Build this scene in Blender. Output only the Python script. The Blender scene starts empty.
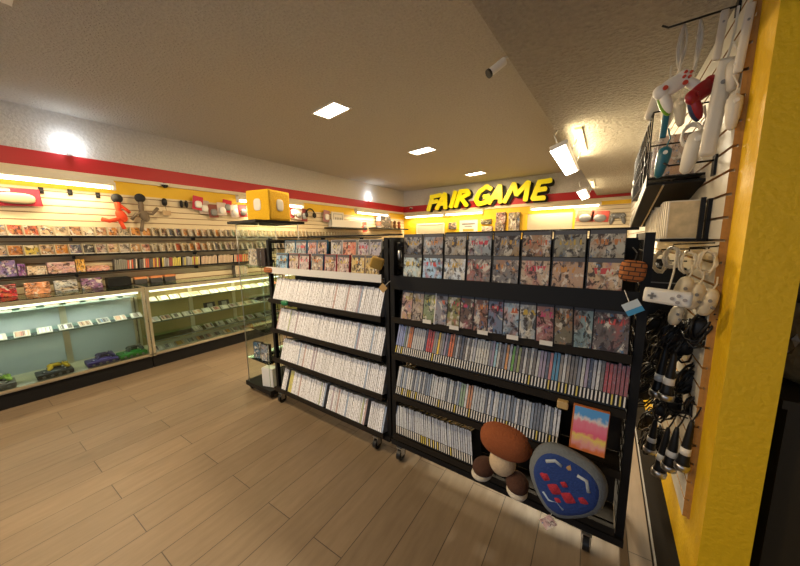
import bpy, bmesh, math, random
from mathutils import Vector, Matrix, Euler
random.seed(7)
rnd = random.random
def U(a, b): return a + (b - a) * rnd()
S = bpy.context.scene
C = S.collection
PI = math.pi
# ------------------------------------------------------------------ camera
FPX, H = 299.02, 1.5
XA = Vector((0.82508767, 0.06938237, -0.56072848))     # world X, Y, Z seen in camera axes (right, down, forward)
YA = Vector((0.5648721, -0.12279828, 0.81599025))
ZA = Vector((-0.01224115, -0.99000337, -0.14051152))
cd = bpy.data.cameras.new('camera'); cam = bpy.data.objects.new('camera', cd); C.objects.link(cam)
rgt = Vector((XA[0], YA[0], ZA[0])); dwn = Vector((XA[1], YA[1], ZA[1])); fwd = Vector((XA[2], YA[2], ZA[2]))
M3 = Matrix((rgt, -dwn, -fwd)).transposed()
cam.matrix_world = Matrix.Translation((0, 0, H)) @ M3.to_4x4()
cd.sensor_width = 36; cd.lens = FPX / 800 * 36; cd.clip_start = 0.02; cd.clip_end = 60
S.camera = cam
def at(px, py, ax, val):
    d = rgt * (px - 400) + dwn * (py - 283) + fwd * FPX
    t = (val - (H if ax == 2 else 0)) / d[ax]
    return d * t + Vector((0, 0, H))
# ------------------------------------------------------------------ world, light, exposure
S.view_settings.view_transform = 'Standard'; S.view_settings.look = 'None'
S.view_settings.exposure = 0.62; S.view_settings.gamma = 1
w = bpy.data.worlds.new('world'); S.world = w; w.use_nodes = True
w.node_tree.nodes['Background'].inputs[0].default_value = (0.62, 0.78, 1, 1)
w.node_tree.nodes['Background'].inputs[1].default_value = 0.6
def area(name, loc, rot, sx, sy, power, col):
    l = bpy.data.lights.new(name, 'AREA'); l.shape = 'RECTANGLE'; l.size = sx; l.size_y = sy; l.energy = power; l.color = col
    o = bpy.data.objects.new(name, l); o.location = loc; o.rotation_euler = rot; C.objects.link(o); return o
WARM = (1, 0.74, 0.42); COOL = (0.72, 0.86, 1.0)
area('shop_window_daylight', (-1.6, -2.4, 1.5), (math.radians(90), 0, PI), 5.2, 2.0, 185, COOL)
# ------------------------------------------------------------------ materials
MATS = {}
def mat(name, col=(.5, .5, .5), rough=.5, metal=0, bump=0, bscale=60, var=0, emit=None, estr=0, trans=0, alpha=1, objcol=False, spec=None):
    if name in MATS: return MATS[name]
    m = bpy.data.materials.new(name); m.use_nodes = True; nt = m.node_tree; n = nt.nodes; L = nt.links
    b = n['Principled BSDF']; b.inputs['Roughness'].default_value = rough; b.inputs['Metallic'].default_value = metal
    if spec is not None: b.inputs['Specular IOR Level'].default_value = spec
    tc = n.new('ShaderNodeTexCoord')
    if objcol:
        oi = n.new('ShaderNodeObjectInfo'); src = oi.outputs['Color']
    else:
        r = n.new('ShaderNodeRGB'); r.outputs[0].default_value = (*col, 1); src = r.outputs[0]
    nz = n.new('ShaderNodeTexNoise'); nz.inputs['Scale'].default_value = bscale; nz.inputs['Detail'].default_value = 4
    L.new(tc.outputs['Object'], nz.inputs['Vector'])
    hs = n.new('ShaderNodeHueSaturation')
    mr = n.new('ShaderNodeMapRange'); mr.inputs[1].default_value = .3; mr.inputs[2].default_value = .7
    mr.inputs[3].default_value = 1 - max(var, .02); mr.inputs[4].default_value = 1 + max(var, .02)
    L.new(nz.outputs['Fac'], mr.inputs[0]); L.new(mr.outputs[0], hs.inputs['Value']); L.new(src, hs.inputs['Color'])
    L.new(hs.outputs[0], b.inputs['Base Color'])
    if bump:
        bp = n.new('ShaderNodeBump'); bp.inputs['Strength'].default_value = bump; bp.inputs['Distance'].default_value = .03 if bscale < 80 and rough > .8 else .01
        L.new(nz.outputs['Fac'], bp.inputs['Height']); L.new(bp.outputs[0], b.inputs['Normal'])
    if emit:
        b.inputs['Emission Color'].default_value = (*emit, 1); b.inputs['Emission Strength'].default_value = estr
    if trans:
        b.inputs['Transmission Weight'].default_value = trans; b.inputs['IOR'].default_value = 1.45
    if alpha < 1: b.inputs['Alpha'].default_value = alpha
    MATS[name] = m; return m
def nodes_of(m): return m.node_tree.nodes, m.node_tree.links, m.node_tree.nodes['Principled BSDF']
black = mat('black_paint', (.006, .006, .0065), .55, spec=.25)
blackp = mat('black_plastic', (.009, .009, .010), .4, spec=.3)
steel = mat('steel', (.55, .55, .56), .3, 1)
alum = mat('champagne_aluminium', (.62, .56, .42), .35, .8)
whitep = mat('white_plastic', (.72, .70, .66), .35)
creamp = mat('cream_plastic', (.66, .60, .48), .4)
greyp = mat('grey_plastic', (.22, .22, .22), .4)
cardw = mat('case_shell', (.05, .05, .055), .3)
gl = bpy.data.materials.new('glass'); gl.use_nodes = True
_n, _l, _b = nodes_of(gl)
_g = _n.new('ShaderNodeBsdfGlossy'); _g.inputs['Roughness'].default_value = .03; _g.inputs['Color'].default_value = (.9, 1, .95, 1)
_t = _n.new('ShaderNodeBsdfTransparent'); _t.inputs['Color'].default_value = (.93, .98, .94, 1)
_f = _n.new('ShaderNodeFresnel'); _f.inputs['IOR'].default_value = 1.35
_m = _n.new('ShaderNodeMixShader'); _l.new(_f.outputs[0], _m.inputs[0]); _l.new(_t.outputs[0], _m.inputs[1]); _l.new(_g.outputs[0], _m.inputs[2])
_l.new(_m.outputs[0], _n['Material Output'].inputs['Surface'])
glass = gl

def ceiling_mat(name, col, sc=55, st=.5):
    return mat(name, col, .9, bump=st, bscale=sc, var=.09)  # tone follows the bump noise, painting in the shading of the bumps
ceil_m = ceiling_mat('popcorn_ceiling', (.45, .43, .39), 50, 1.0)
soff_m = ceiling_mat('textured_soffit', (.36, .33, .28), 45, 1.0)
wallg_m = ceiling_mat('grey_textured_wall', (.56, .54, .51), 40, .35)
red_m = mat('red_paint', (.42, .006, .010), .5)
yel_m = mat('yellow_paint', (.72, .44, .008), .55)
pil_m = mat('yellow_textured_paint', (.74, .46, .004), .55, bump=.3, bscale=60, var=.03)
trim_m = mat('cream_trim', (.60, .53, .38), .5)
# slatwall: face colour with dark grooves every 3 inches
def slat_mat(name, col, z0=0, pitch=.0765):
    m = bpy.data.materials.new(name); m.use_nodes = True; n, L, b = nodes_of(m)
    g = n.new('ShaderNodeNewGeometry'); s = n.new('ShaderNodeSeparateXYZ'); L.new(g.outputs['Position'], s.inputs[0])
    a = n.new('ShaderNodeMath'); a.operation = 'ADD'; a.inputs[1].default_value = -z0; L.new(s.outputs[2], a.inputs[0])
    d = n.new('ShaderNodeMath'); d.operation = 'DIVIDE'; d.inputs[1].default_value = pitch; L.new(a.outputs[0], d.inputs[0])
    f = n.new('ShaderNodeMath'); f.operation = 'FRACT'; L.new(d.outputs[0], f.inputs[0])
    c = n.new('ShaderNodeMath'); c.operation = 'LESS_THAN'; c.inputs[1].default_value = .13; L.new(f.outputs[0], c.inputs[0])
    mx = n.new('ShaderNodeMix'); mx.data_type = 'RGBA'; mx.inputs[6].default_value = (*col, 1); mx.inputs[7].default_value = (col[0] * .35, col[1] * .24, col[2] * .16, 1)
    L.new(c.outputs[0], mx.inputs[0]); L.new(mx.outputs[2], b.inputs['Base Color']); b.inputs['Roughness'].default_value = .45
    bp = n.new('ShaderNodeBump'); bp.invert = True; bp.inputs['Strength'].default_value = .8; bp.inputs['Distance'].default_value = .01
    L.new(c.outputs[0], bp.inputs['Height']); L.new(bp.outputs[0], b.inputs['Normal'])
    return m
slat_m = slat_mat('cream_slatwall', (.66, .55, .36))
slatw_m = slat_mat('white_slatwall', (.55, .52, .45), .05, .0815)
mdf = mat('raw_mdf_edge', (.40, .20, .05), .7, var=.1)
# floor: oak vinyl planks running along Y
fl = bpy.data.materials.new('oak_planks'); fl.use_nodes = True; n, L, b = nodes_of(fl)
tc = n.new('ShaderNodeTexCoord'); mp = n.new('ShaderNodeMapping'); mp.inputs['Rotation'].default_value = (0, 0, math.radians(-91.5)); mp.inputs['Location'].default_value = (.35, .04, 0)
L.new(tc.outputs['Object'], mp.inputs[0])
br = n.new('ShaderNodeTexBrick'); br.offset = .37; br.offset_frequency = 2; br.inputs['Scale'].default_value = 1
br.inputs['Brick Width'].default_value = 1.22; br.inputs['Row Height'].default_value = .192; br.inputs['Mortar Size'].default_value = .0022
br.inputs['Color1'].default_value = (.0, .0, .0, 1); br.inputs['Color2'].default_value = (1, 1, 1, 1); br.inputs['Mortar'].default_value = (.5, .5, .5, 1)
br.inputs['Mortar Smooth'].default_value = .1
L.new(mp.outputs[0], br.inputs['Vector'])
st = n.new('ShaderNodeMapping'); st.inputs['Scale'].default_value = (1.4, 9, 1); L.new(mp.outputs[0], st.inputs[0])
nz = n.new('ShaderNodeTexNoise'); nz.inputs['Scale'].default_value = 3.2; nz.inputs['Detail'].default_value = 7; nz.inputs['Roughness'].default_value = .62
L.new(st.outputs[0], nz.inputs['Vector'])
rp = n.new('ShaderNodeValToRGB'); rp.color_ramp.elements[0].position = .25; rp.color_ramp.elements[0].color = (.155, .112, .072, 1)
rp.color_ramp.elements[1].position = .75; rp.color_ramp.elements[1].color = (.215, .160, .107, 1)
L.new(nz.outputs['Fac'], rp.inputs[0])
hv = n.new('ShaderNodeHueSaturation'); L.new(rp.outputs[0], hv.inputs['Color'])
mr = n.new('ShaderNodeMapRange'); mr.inputs[3].default_value = .90; mr.inputs[4].default_value = 1.06
sp = n.new('ShaderNodeSeparateColor'); L.new(br.outputs['Color'], sp.inputs[0]); L.new(sp.outputs[0], mr.inputs[0]); L.new(mr.outputs[0], hv.inputs['Value'])
kn = n.new('ShaderNodeTexVoronoi'); kn.inputs['Scale'].default_value = 1.15; km = n.new('ShaderNodeMapping'); km.inputs['Scale'].default_value = (1.3, 3.2, 1)
L.new(mp.outputs[0], km.inputs[0]); L.new(km.outputs[0], kn.inputs['Vector'])
kr = n.new('ShaderNodeMapRange'); kr.inputs[1].default_value = .02; kr.inputs[2].default_value = .13; kr.inputs[3].default_value = .85; kr.inputs[4].default_value = 1; L.new(kn.outputs['Distance'], kr.inputs[0])
kx = n.new('ShaderNodeMix'); kx.data_type = 'RGBA'; kx.blend_type = 'MULTIPLY'; kx.inputs[0].default_value = 1; L.new(hv.outputs[0], kx.inputs[6]); L.new(kr.outputs[0], kx.inputs[7])
mx = n.new('ShaderNodeMix'); mx.data_type = 'RGBA'; L.new(br.outputs['Fac'], mx.inputs[0]); L.new(kx.outputs[2], mx.inputs[6]); mx.inputs[7].default_value = (.05, .036, .024, 1)
L.new(mx.outputs[2], b.inputs['Base Color']); b.inputs['Roughness'].default_value = .42
bp = n.new('ShaderNodeBump'); bp.invert = True; bp.inputs['Strength'].default_value = .4; bp.inputs['Distance'].default_value = .003; L.new(br.outputs['Fac'], bp.inputs['Height']); L.new(bp.outputs[0], b.inputs['Normal'])
floor_m = fl
# printed cover: abstract blotches in the object's own colour, a dark or pale title strip on top
def cover_mat(name, strip=True, scale=2.6, **k_):
    m = bpy.data.materials.new(name); m.use_nodes = True; n, L, b = nodes_of(m)
    oi = n.new('ShaderNodeObjectInfo'); tc = n.new('ShaderNodeTexCoord')
    sx = n.new('ShaderNodeSeparateXYZ'); L.new(tc.outputs['Generated'], sx.inputs[0]); cx = n.new('ShaderNodeCombineXYZ'); L.new(sx.outputs[0], cx.inputs[0]); L.new(sx.outputs[2], cx.inputs[2])
    mu = n.new('ShaderNodeVectorMath'); mu.operation = 'SCALE'; mu.inputs[0].default_value = (37, 91, 53); L.new(oi.outputs['Random'], mu.inputs[3])
    ad = n.new('ShaderNodeVectorMath'); ad.operation = 'ADD'; L.new(cx.outputs[0], ad.inputs[0]); L.new(mu.outputs[0], ad.inputs[1])
    hu = n.new('ShaderNodeCombineColor'); hu.mode = 'HSV'; 
    hm = n.new('ShaderNodeMath'); hm.operation = 'MULTIPLY'; hm.inputs[1].default_value = 13.7; L.new(oi.outputs['Random'], hm.inputs[0]); hf = n.new('ShaderNodeMath'); hf.operation = 'FRACT'; L.new(hm.outputs[0], hf.inputs[0])
    hr = n.new('ShaderNodeMapRange'); hr.inputs[3].default_value = -.04; hr.inputs[4].default_value = .14; L.new(hf.outputs[0], hr.inputs[0]); L.new(hr.outputs[0], hu.inputs[0]); hu.inputs[1].default_value = .8; hu.inputs[2].default_value = .45
    cur = oi.outputs['Color']
    for off, sc, lo, hi, c, amt in ((0, scale * .8, .50, .64, None, .65), (3, scale * .9, .52, .66, (.03, .022, .022, 1), .75), (5, scale * 1.2, .54, .60, (.72, .68, .60, 1), .75), (9, scale * 1.9, .53, .58, (.03, .02, .02, 1), .85), (14, scale * 2.4, .60, .66, (.07, .20, .42, 1), .7)):
        o = n.new('ShaderNodeVectorMath'); o.operation = 'ADD'; o.inputs[1].default_value = (off, off, off); L.new(ad.outputs[0], o.inputs[0])
        z = n.new('ShaderNodeTexNoise'); z.inputs['Scale'].default_value = sc; z.inputs['Detail'].default_value = 6; z.inputs['Roughness'].default_value = .62; z.inputs['Distortion'].default_value = .6; L.new(o.outputs[0], z.inputs['Vector'])
        r = n.new('ShaderNodeMapRange'); r.inputs[1].default_value = lo; r.inputs[2].default_value = hi; r.inputs[4].default_value = amt; L.new(z.outputs['Fac'], r.inputs[0])
        x = n.new('ShaderNodeMix'); x.data_type = 'RGBA'; L.new(r.outputs[0], x.inputs[0]); L.new(cur, x.inputs[6])
        if c: x.inputs[7].default_value = c
        else: L.new(hu.outputs[0], x.inputs[7])
        cur = x.outputs[2]
    if strip:      # a band of blocky printed title shapes under the top strip
        zb = n.new('ShaderNodeMath'); zb.operation = 'COMPARE'; zb.inputs[1].default_value = .70; zb.inputs[2].default_value = .07; L.new(sx.outputs[2], zb.inputs[0])
        xb = n.new('ShaderNodeMath'); xb.operation = 'COMPARE'; xb.inputs[1].default_value = .5; xb.inputs[2].default_value = .38; L.new(sx.outputs[0], xb.inputs[0])
        tm = n.new('ShaderNodeMapping'); tm.inputs['Scale'].default_value = (9, 1, 3); L.new(ad.outputs[0], tm.inputs[0]); tz = n.new('ShaderNodeTexNoise'); tz.inputs['Scale'].default_value = 1.6; tz.inputs['Detail'].default_value = 0; L.new(tm.outputs[0], tz.inputs['Vector'])
        tg_ = n.new('ShaderNodeMath'); tg_.operation = 'GREATER_THAN'; tg_.inputs[1].default_value = .56; L.new(tz.outputs['Fac'], tg_.inputs[0])
        q1 = n.new('ShaderNodeMath'); q1.operation = 'MULTIPLY'; L.new(zb.outputs[0], q1.inputs[0]); L.new(xb.outputs[0], q1.inputs[1]); q2 = n.new('ShaderNodeMath'); q2.operation = 'MULTIPLY'; L.new(q1.outputs[0], q2.inputs[0]); L.new(tg_.outputs[0], q2.inputs[1])
        h2 = n.new('ShaderNodeCombineColor'); h2.mode = 'HSV'; L.new(hr.outputs[0], h2.inputs[0]); h2.inputs[1].default_value = .85; h2.inputs[2].default_value = .55
        xt = n.new('ShaderNodeMix'); xt.data_type = 'RGBA'; L.new(q2.outputs[0], xt.inputs[0]); L.new(cur, xt.inputs[6]); L.new(h2.outputs[0], xt.inputs[7]); cur = xt.outputs[2]
    if strip:
        g = n.new('ShaderNodeMath'); g.operation = 'GREATER_THAN'; g.inputs[1].default_value = .90; L.new(sx.outputs[2], g.inputs[0])
        m2 = n.new('ShaderNodeMix'); m2.data_type = 'RGBA'; m2.inputs[7].default_value = (.10, .10, .11, 1); L.new(g.outputs[0], m2.inputs[0]); L.new(cur, m2.inputs[6]); cur = m2.outputs[2]
    L.new(cur, b.inputs['Base Color']); b.inputs['Roughness'].default_value = .3; b.inputs['Specular IOR Level'].default_value = .25
    return m
cover_m = cover_mat('printed_cover')
cover_flat = cover_mat('printed_box', False, 2.6)
cart_m = cover_mat('small_label', False, 1.6)
# spine paper: object colour with faint vertical lettering
def spine_mat(name, dark=.35):
    m = bpy.data.materials.new(name); m.use_nodes = True; n, L, b = nodes_of(m)
    oi = n.new('ShaderNodeObjectInfo'); tc = n.new('ShaderNodeTexCoord')
    mu = n.new('ShaderNodeVectorMath'); mu.operation = 'SCALE'; mu.inputs[0].default_value = (0, 0, 91); L.new(oi.outputs['Random'], mu.inputs[3])
    ad = n.new('ShaderNodeVectorMath'); ad.operation = 'ADD'; L.new(tc.outputs['Generated'], ad.inputs[0]); L.new(mu.outputs[0], ad.inputs[1])
    mp = n.new('ShaderNodeMapping'); mp.inputs['Scale'].default_value = (2, .1, 14); L.new(ad.outputs[0], mp.inputs[0])
    nz = n.new('ShaderNodeTexNoise'); nz.inputs['Scale'].default_value = 1.0; nz.inputs['Detail'].default_value = 2; L.new(mp.outputs[0], nz.inputs['Vector'])
    mr = n.new('ShaderNodeMapRange'); mr.inputs[1].default_value = .52; mr.inputs[2].default_value = .66; mr.inputs[3].default_value = 0; mr.inputs[4].default_value = dark; L.new(nz.outputs['Fac'], mr.inputs[0])
    mx = n.new('ShaderNodeMix'); mx.data_type = 'RGBA'; L.new(mr.outputs[0], mx.inputs[0]); L.new(oi.outputs['Color'], mx.inputs[6])
    hs = n.new('ShaderNodeHueSaturation'); hs.inputs['Saturation'].default_value = .5; hs.inputs['Value'].default_value = .9; L.new(nz.outputs['Color'], hs.inputs['Color'])
    m3 = n.new('ShaderNodeMix'); m3.data_type = 'RGBA'; m3.inputs[0].default_value = .6; L.new(hs.outputs[0], m3.inputs[6]); m3.inputs[7].default_value = (.05, .05, .09, 1)
    L.new(m3.outputs[2], mx.inputs[7])
    L.new(mx.outputs[2], b.inputs['Base Color']); b.inputs['Roughness'].default_value = .3
    return m
spine_m = spine_mat('spine_paper', .6)
wspine_m = spine_mat('white_spine_paper', .7)
paint_m = mat('object_colour_plastic', objcol=True, rough=.4)
cloth_m = mat('object_colour_cloth', objcol=True, rough=.9, bump=.5, bscale=120, var=.08)
# ------------------------------------------------------------------ mesh helpers
class MB:
    def __init__(s): s.bm = bmesh.new(); s.mi = 0
    def _fin(s, vs, R=None, loc=(0, 0, 0)):
        for v in vs:
            if R is not None: v.co = R @ v.co
            v.co += Vector(loc)
        for f in {f for v in vs for f in v.link_faces}: f.material_index = s.mi
    def box(s, loc, size, rot=None, bev=0):
        r = bmesh.ops.create_cube(s.bm, size=1); vs = r['verts']
        for v in vs: v.co = Vector((v.co.x * size[0], v.co.y * size[1], v.co.z * size[2]))
        if bev:
            es = list({e for v in vs for e in v.link_edges})
            rr = bmesh.ops.bevel(s.bm, geom=es, offset=bev, segments=2, affect='EDGES', profile=.7)
            vs = list({v for f in rr['faces'] for v in f.verts} | {v for v in vs if v.is_valid})
            seen = set(vs); st = list(vs)
            while st:
                v = st.pop()
                for e in v.link_edges:
                    o = e.other_vert(v)
                    if o not in seen: seen.add(o); st.append(o)
            vs = list(seen)
        s._fin(vs, Euler(rot).to_matrix() if rot else None, loc); return s
    def bb(s, x0, x1, y0, y1, z0, z1, bev=0):
        return s.box(((x0 + x1) / 2, (y0 + y1) / 2, (z0 + z1) / 2), (abs(x1 - x0), abs(y1 - y0), abs(z1 - z0)), None, bev)
    def cyl(s, p0, p1, r, r2=None, n=12):
        p0 = Vector(p0); p1 = Vector(p1); d = p1 - p0
        q = bmesh.ops.create_cone(s.bm, cap_ends=True, segments=n, radius1=r, radius2=r if r2 is None else r2, depth=d.length)
        R = d.to_track_quat('Z', 'Y').to_matrix(); s._fin(q['verts'], R, (p0 + p1) / 2); return s
    def tube(s, pts, r, n=6):
        pts = [Vector(p) for p in pts]; rings = []
        for i, p in enumerate(pts):
            d = (pts[min(i + 1, len(pts) - 1)] - pts[max(i - 1, 0)]).normalized()
            R = d.to_track_quat('Z', 'Y').to_matrix()
            rings.append([s.bm.verts.new(p + R @ Vector((r * math.cos(2 * PI * k / n), r * math.sin(2 * PI * k / n), 0))) for k in range(n)])
        fs = []
        for a, b in zip(rings, rings[1:]):
            best = min(range(n), key=lambda o: sum((a[k].co - b[(k + o) % n].co).length for k in range(n)))
            for k in range(n): fs.append(s.bm.faces.new((a[k], a[(k + 1) % n], b[(k + 1 + best) % n], b[(k + best) % n])))
        fs.append(s.bm.faces.new(rings[0])); fs.append(s.bm.faces.new(rings[-1]))
        for f in fs: f.material_index = s.mi
        return s
    def ell(s, loc, rad, rot=None, n=20, p=1.0):
        q = bmesh.ops.create_uvsphere(s.bm, u_segments=n, v_segments=max(8, n // 2), radius=1)
        for v in q['verts']:
            c = v.co
            if p != 1: c = Vector([math.copysign(abs(t) ** p, t) for t in c])
            v.co = Vector((c.x * rad[0], c.y * rad[1], c.z * rad[2]))
        s._fin(q['verts'], Euler(rot).to_matrix() if rot else None, loc); return s
    def lathe(s, prof, loc=(0, 0, 0), R=None, n=16):
        rings = []
        for r, z in prof: rings.append([s.bm.verts.new((r * math.cos(2 * PI * k / n), r * math.sin(2 * PI * k / n), z)) for k in range(n)])
        for a, b in zip(rings, rings[1:]):
            for k in range(n): s.bm.faces.new((a[k], a[(k + 1) % n], b[(k + 1) % n], b[k]))
        s.bm.faces.new(rings[0][::-1]); s.bm.faces.new(rings[-1])
        s._fin([v for r in rings for v in r], R, loc); return s
    def prism(s, poly, y0, y1, axis=1):       # polygon in the two other axes, extruded along axis
        def mk(a, b, y):
            return (y, a, b) if axis == 0 else (a, y, b) if axis == 1 else (a, b, y)
        A = [s.bm.verts.new(mk(a, b, y0)) for a, b in poly]; B = [s.bm.verts.new(mk(a, b, y1)) for a, b in poly]
        fs = [s.bm.faces.new(A), s.bm.faces.new(B[::-1])]
        k = len(poly)
        for i in range(k): fs.append(s.bm.faces.new((A[i], B[i], B[(i + 1) % k], A[(i + 1) % k])))
        for f in fs: f.material_index = s.mi
        return s
    def build(s, name, mats, parent=None, loc=None, rot=None, smooth=False, bevel=0, sub=0):
        bmesh.ops.recalc_face_normals(s.bm, faces=s.bm.faces)
        me = bpy.data.meshes.new(name); s.bm.to_mesh(me); s.bm.free()
        for m in (mats if isinstance(mats, (list, tuple)) else [mats]): me.materials.append(m)
        if smooth:
            for p in me.polygons: p.use_smooth = True
        o = bpy.data.objects.new(name, me); C.objects.link(o)
        if parent: o.parent = parent
        if loc is not None: o.location = loc
        if rot is not None: o.rotation_euler = rot
        if bevel:
            b = o.modifiers.new('bevel', 'BEVEL'); b.width = bevel; b.segments = 2; b.limit_method = 'ANGLE'
        if sub:
            b = o.modifiers.new('subdivision', 'SUBSURF'); b.levels = sub; b.render_levels = sub
        return o
def tag(o, label=None, cat=None, group=None, kind=None):
    if label: o['label'] = label
    if cat: o['category'] = cat
    if group: o['group'] = group
    if kind: o['kind'] = kind
    return o
def thing(name, label, cat, loc=(0, 0, 0), rot=(0, 0, 0), group=None):
    o = bpy.data.objects.new(name, None); o.empty_display_size = .05; C.objects.link(o)
    o.location = loc; o.rotation_euler = rot; return tag(o, label, cat, group)
def struct(name, mb, m): return tag(mb.build(name, m), kind='structure')
def dup(o, loc=None, rot=None, label=None, group=None, parent=None, color=None):
    c = o.copy(); C.objects.link(c)
    if parent is not None: c.parent = parent
    if loc is not None: c.location = loc
    if rot is not None: c.rotation_euler = rot
    if label: c['label'] = label
    if group: c['group'] = group
    elif label and 'group' in c.keys(): del c['group']
    if color: c.color = (*color, 1)
    for ch in list(o.children):
        d = dup(ch, parent=c)
        if color: d.color = (*color, 1)
    return c
def col(o, c): o.color = (*c, 1); return o
# ------------------------------------------------------------------ the room
XL, YB, ZC = -4.95, 7.444, 2.90
XW = .362                     # partition wall face on the right
m = MB(); m.bb(-5.1, 2.6, -2.6, 7.6, -.1, 0); struct('floor', m, floor_m)
m = MB(); m.bb(-5.1, 2.6, -2.6, 7.6, ZC, ZC + .1); struct('ceiling', m, ceil_m)
# lower soffit over the right of the shop (its edge runs a little askew)
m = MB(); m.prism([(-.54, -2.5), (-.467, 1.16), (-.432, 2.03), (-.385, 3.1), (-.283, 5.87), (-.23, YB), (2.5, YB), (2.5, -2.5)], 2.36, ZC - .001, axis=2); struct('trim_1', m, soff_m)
m = MB(); m.mi = 0; m.bb(XL - .1, XL, -2.6, YB + .1, 2.47, ZC); m.mi = 1; m.bb(XL - .1, XL + .012, -2.6, YB + .1, 2.302, 2.47)
m.mi = 2; m.bb(XL - .1, XL + .02, -2.6, YB + .1, 2.255, 2.302); m.mi = 3; m.bb(XL - .1, XL, -2.6, YB + .1, 2.10, 2.255)
m.mi = 4; m.bb(XL - .1, XL, -2.6, YB + .1, 0, 2.10); struct('wall_left', m, [wallg_m, red_m, trim_m, yel_m, slat_m])
m = MB(); m.mi = 0; m.bb(XL, 2.5, YB, YB + .1, 2.47, ZC); m.mi = 1; m.bb(XL, 2.5, YB - .012, YB + .1, 2.302, 2.47)
m.mi = 2; m.bb(XL, 2.5, YB - .02, YB + .1, 2.24, 2.302); m.mi = 3; m.bb(XL, 2.5, YB, YB + .1, 0, 2.24)
struct('wall_back', m, [wallg_m, red_m, trim_m, yel_m])
m = MB(); m.bb(-.62, XW, YB - .02, YB, .3, 2.16); struct('trim_2', m, slat_m)          # slatwall on the back wall, right
m = MB(); m.bb(XW, .486, 1.41, YB, 0, 2.359); struct('wall_right', m, pil_m)
m = MB(); m.mi = 0; z = .35; k = 0
m.mi = 2; m.bb(.353, XW, 1.565, YB - .02, .35, 2.358)
while z < 2.358:
    z1 = min(z + .0715, 2.358); m.mi = 0; m.bb(.339, .3395, 1.565, YB - .02, z, z1); m.mi = 1; m.bb(.3395, .3535, 1.565, YB - .02, z, z1); m.bb(.3535, XW, 1.5645, 1.565, z - .006, z1 + .006); z += .0815
struct('trim_3', m, [mat('white_laminate', (.55, .52, .45), .4), mdf, mat('groove_shadow_gap', (.30, .24, .16), .6)])
m = MB(); m.mi = 0; m.bb(.278, XW, 1.412, YB, 0, .085); m.mi = 1; m.bb(.272, .278, 1.412, YB, .07, .085); struct('baseboard_right', m, [mat('dark_base', (.010, .008, .006), .8, spec=.1), greyp])
m = MB(); m.bb(2.5, 2.6, -2.6, 7.6, 0, ZC); struct('wall_far_right', m, wallg_m)
m = MB(); m.bb(-5.1, -4.3, -2.6, -2.5, 0, ZC); m.bb(1.2, 2.6, -2.6, -2.5, 0, ZC); m.bb(-4.3, 1.2, -2.6, -2.5, 0, .4); m.bb(-4.3, 1.2, -2.6, -2.5, 2.6, ZC); struct('wall_front', m, wallg_m)
# ------------------------------------------------------------------ lights
emit_w = mat('lamp_panel', (1, .95, .85), emit=(1, .92, .78), estr=9)
emit_t = mat('tube_glow', (1, .95, .85), emit=(1, .86, .60), estr=7)
cl = [(-2.55, 2.44, 'square ceiling light nearest the camera, centre of ceiling'), (-2.5, 4.3, 'ceiling light panel between the nearest and the farthest one'), (-2.42, 6.42, 'farthest ceiling light panel, just above the shop sign')]
def ceil_light(x, y, lab, power=38):
    t = thing('ceiling_light', lab, 'ceiling light', (x, y, ZC), group='recessed ceiling lights')
    m = MB()
    for a in (-1, 1): m.bb(a * .20 - .012, a * .20 + .012, -.115, .115, -.010, 0); m.bb(-.2, .2, a * .11 - .012, a * .11 + .012, -.010, 0)
    m.build('frame', whitep, t); m = MB(); m.bb(-.188, .188, -.098, .098, -.006, -.001); m.build('diffuser', emit_w, t)
    l = bpy.data.lights.new('bulb', 'AREA'); l.shape = 'RECTANGLE'; l.size = .36; l.size_y = .18; l.energy = power; l.color = WARM
    o = bpy.data.objects.new('bulb', l); C.objects.link(o); o.parent = t; o.location = (0, 0, -.02)
    return t
for i, a in enumerate(cl):
    t = ceil_light(*a); t.rotation_euler.z = math.radians(-8); del t['group']
for k, y in enumerate((.25, -1.6)):      # unseen lamps added to the row for brightness, above and behind the photographer
    t = ceil_light(-2.62, y, 'unseen ceiling light added to the row above the photographer' if k == 0 else 'unseen ceiling light added behind the photographer', 45); t.rotation_euler.z = math.radians(-8); del t['group']
def strip_light(Yc, ln, x, lab, alongx=False, z=2.19, power=10):
    t = thing('fluorescent_light', lab, 'strip light', (x, Yc, z), (0, 0, -PI / 2 if alongx else 0))
    m = MB(); m.prism([(-.06, .05), (.02, .05), (.045, .0), (.045, -.02), (-.06, -.02)], -ln / 2, ln / 2, 1); m.build('housing', trim_m, t)
    m = MB(); m.cyl((-.005, -ln / 2 + .03, -.040), (-.005, ln / 2 - .03, -.040), .018); m.build('tube', emit_t, t, smooth=True)
    for s in (-1, 1): MB().bb(-.03, .03, s * ln / 2 - .012, s * ln / 2 + .012, -.065, .02).build('end_cap', whitep, t)
    l = bpy.data.lights.new('bulb', 'AREA'); l.shape = 'RECTANGLE'; l.size = .05; l.size_y = ln - .1; l.energy = power; l.color = (1, .78, .46)
    o = bpy.data.objects.new('bulb', l); C.objects.link(o); o.parent = t; o.location = (0, 0, -.07); o.rotation_euler = (0, math.radians(-12), 0)
    return t
strip_light(.49, 1.22, -4.80, 'fluorescent strip light at the left edge above the wall slats')
strip_light(3.15, 1.22, -4.80, 'fluorescent strip light on the left wall behind the yellow cube')
strip_light(5.85, 1.22, -4.80, 'fluorescent strip light at the far end of the left wall, nearest the corner')
strip_light(YB - .14, 1.2, -4.2, 'fluorescent strip light on the back wall under the letters F and A', True)
strip_light(YB - .14, 1.0, -3.05, 'fluorescent strip light on the back wall under the letter R', True, power=8)
strip_light(YB - .14, 1.3, -.80, 'fluorescent strip light on the back wall under the red band right of the sign', True)
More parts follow.
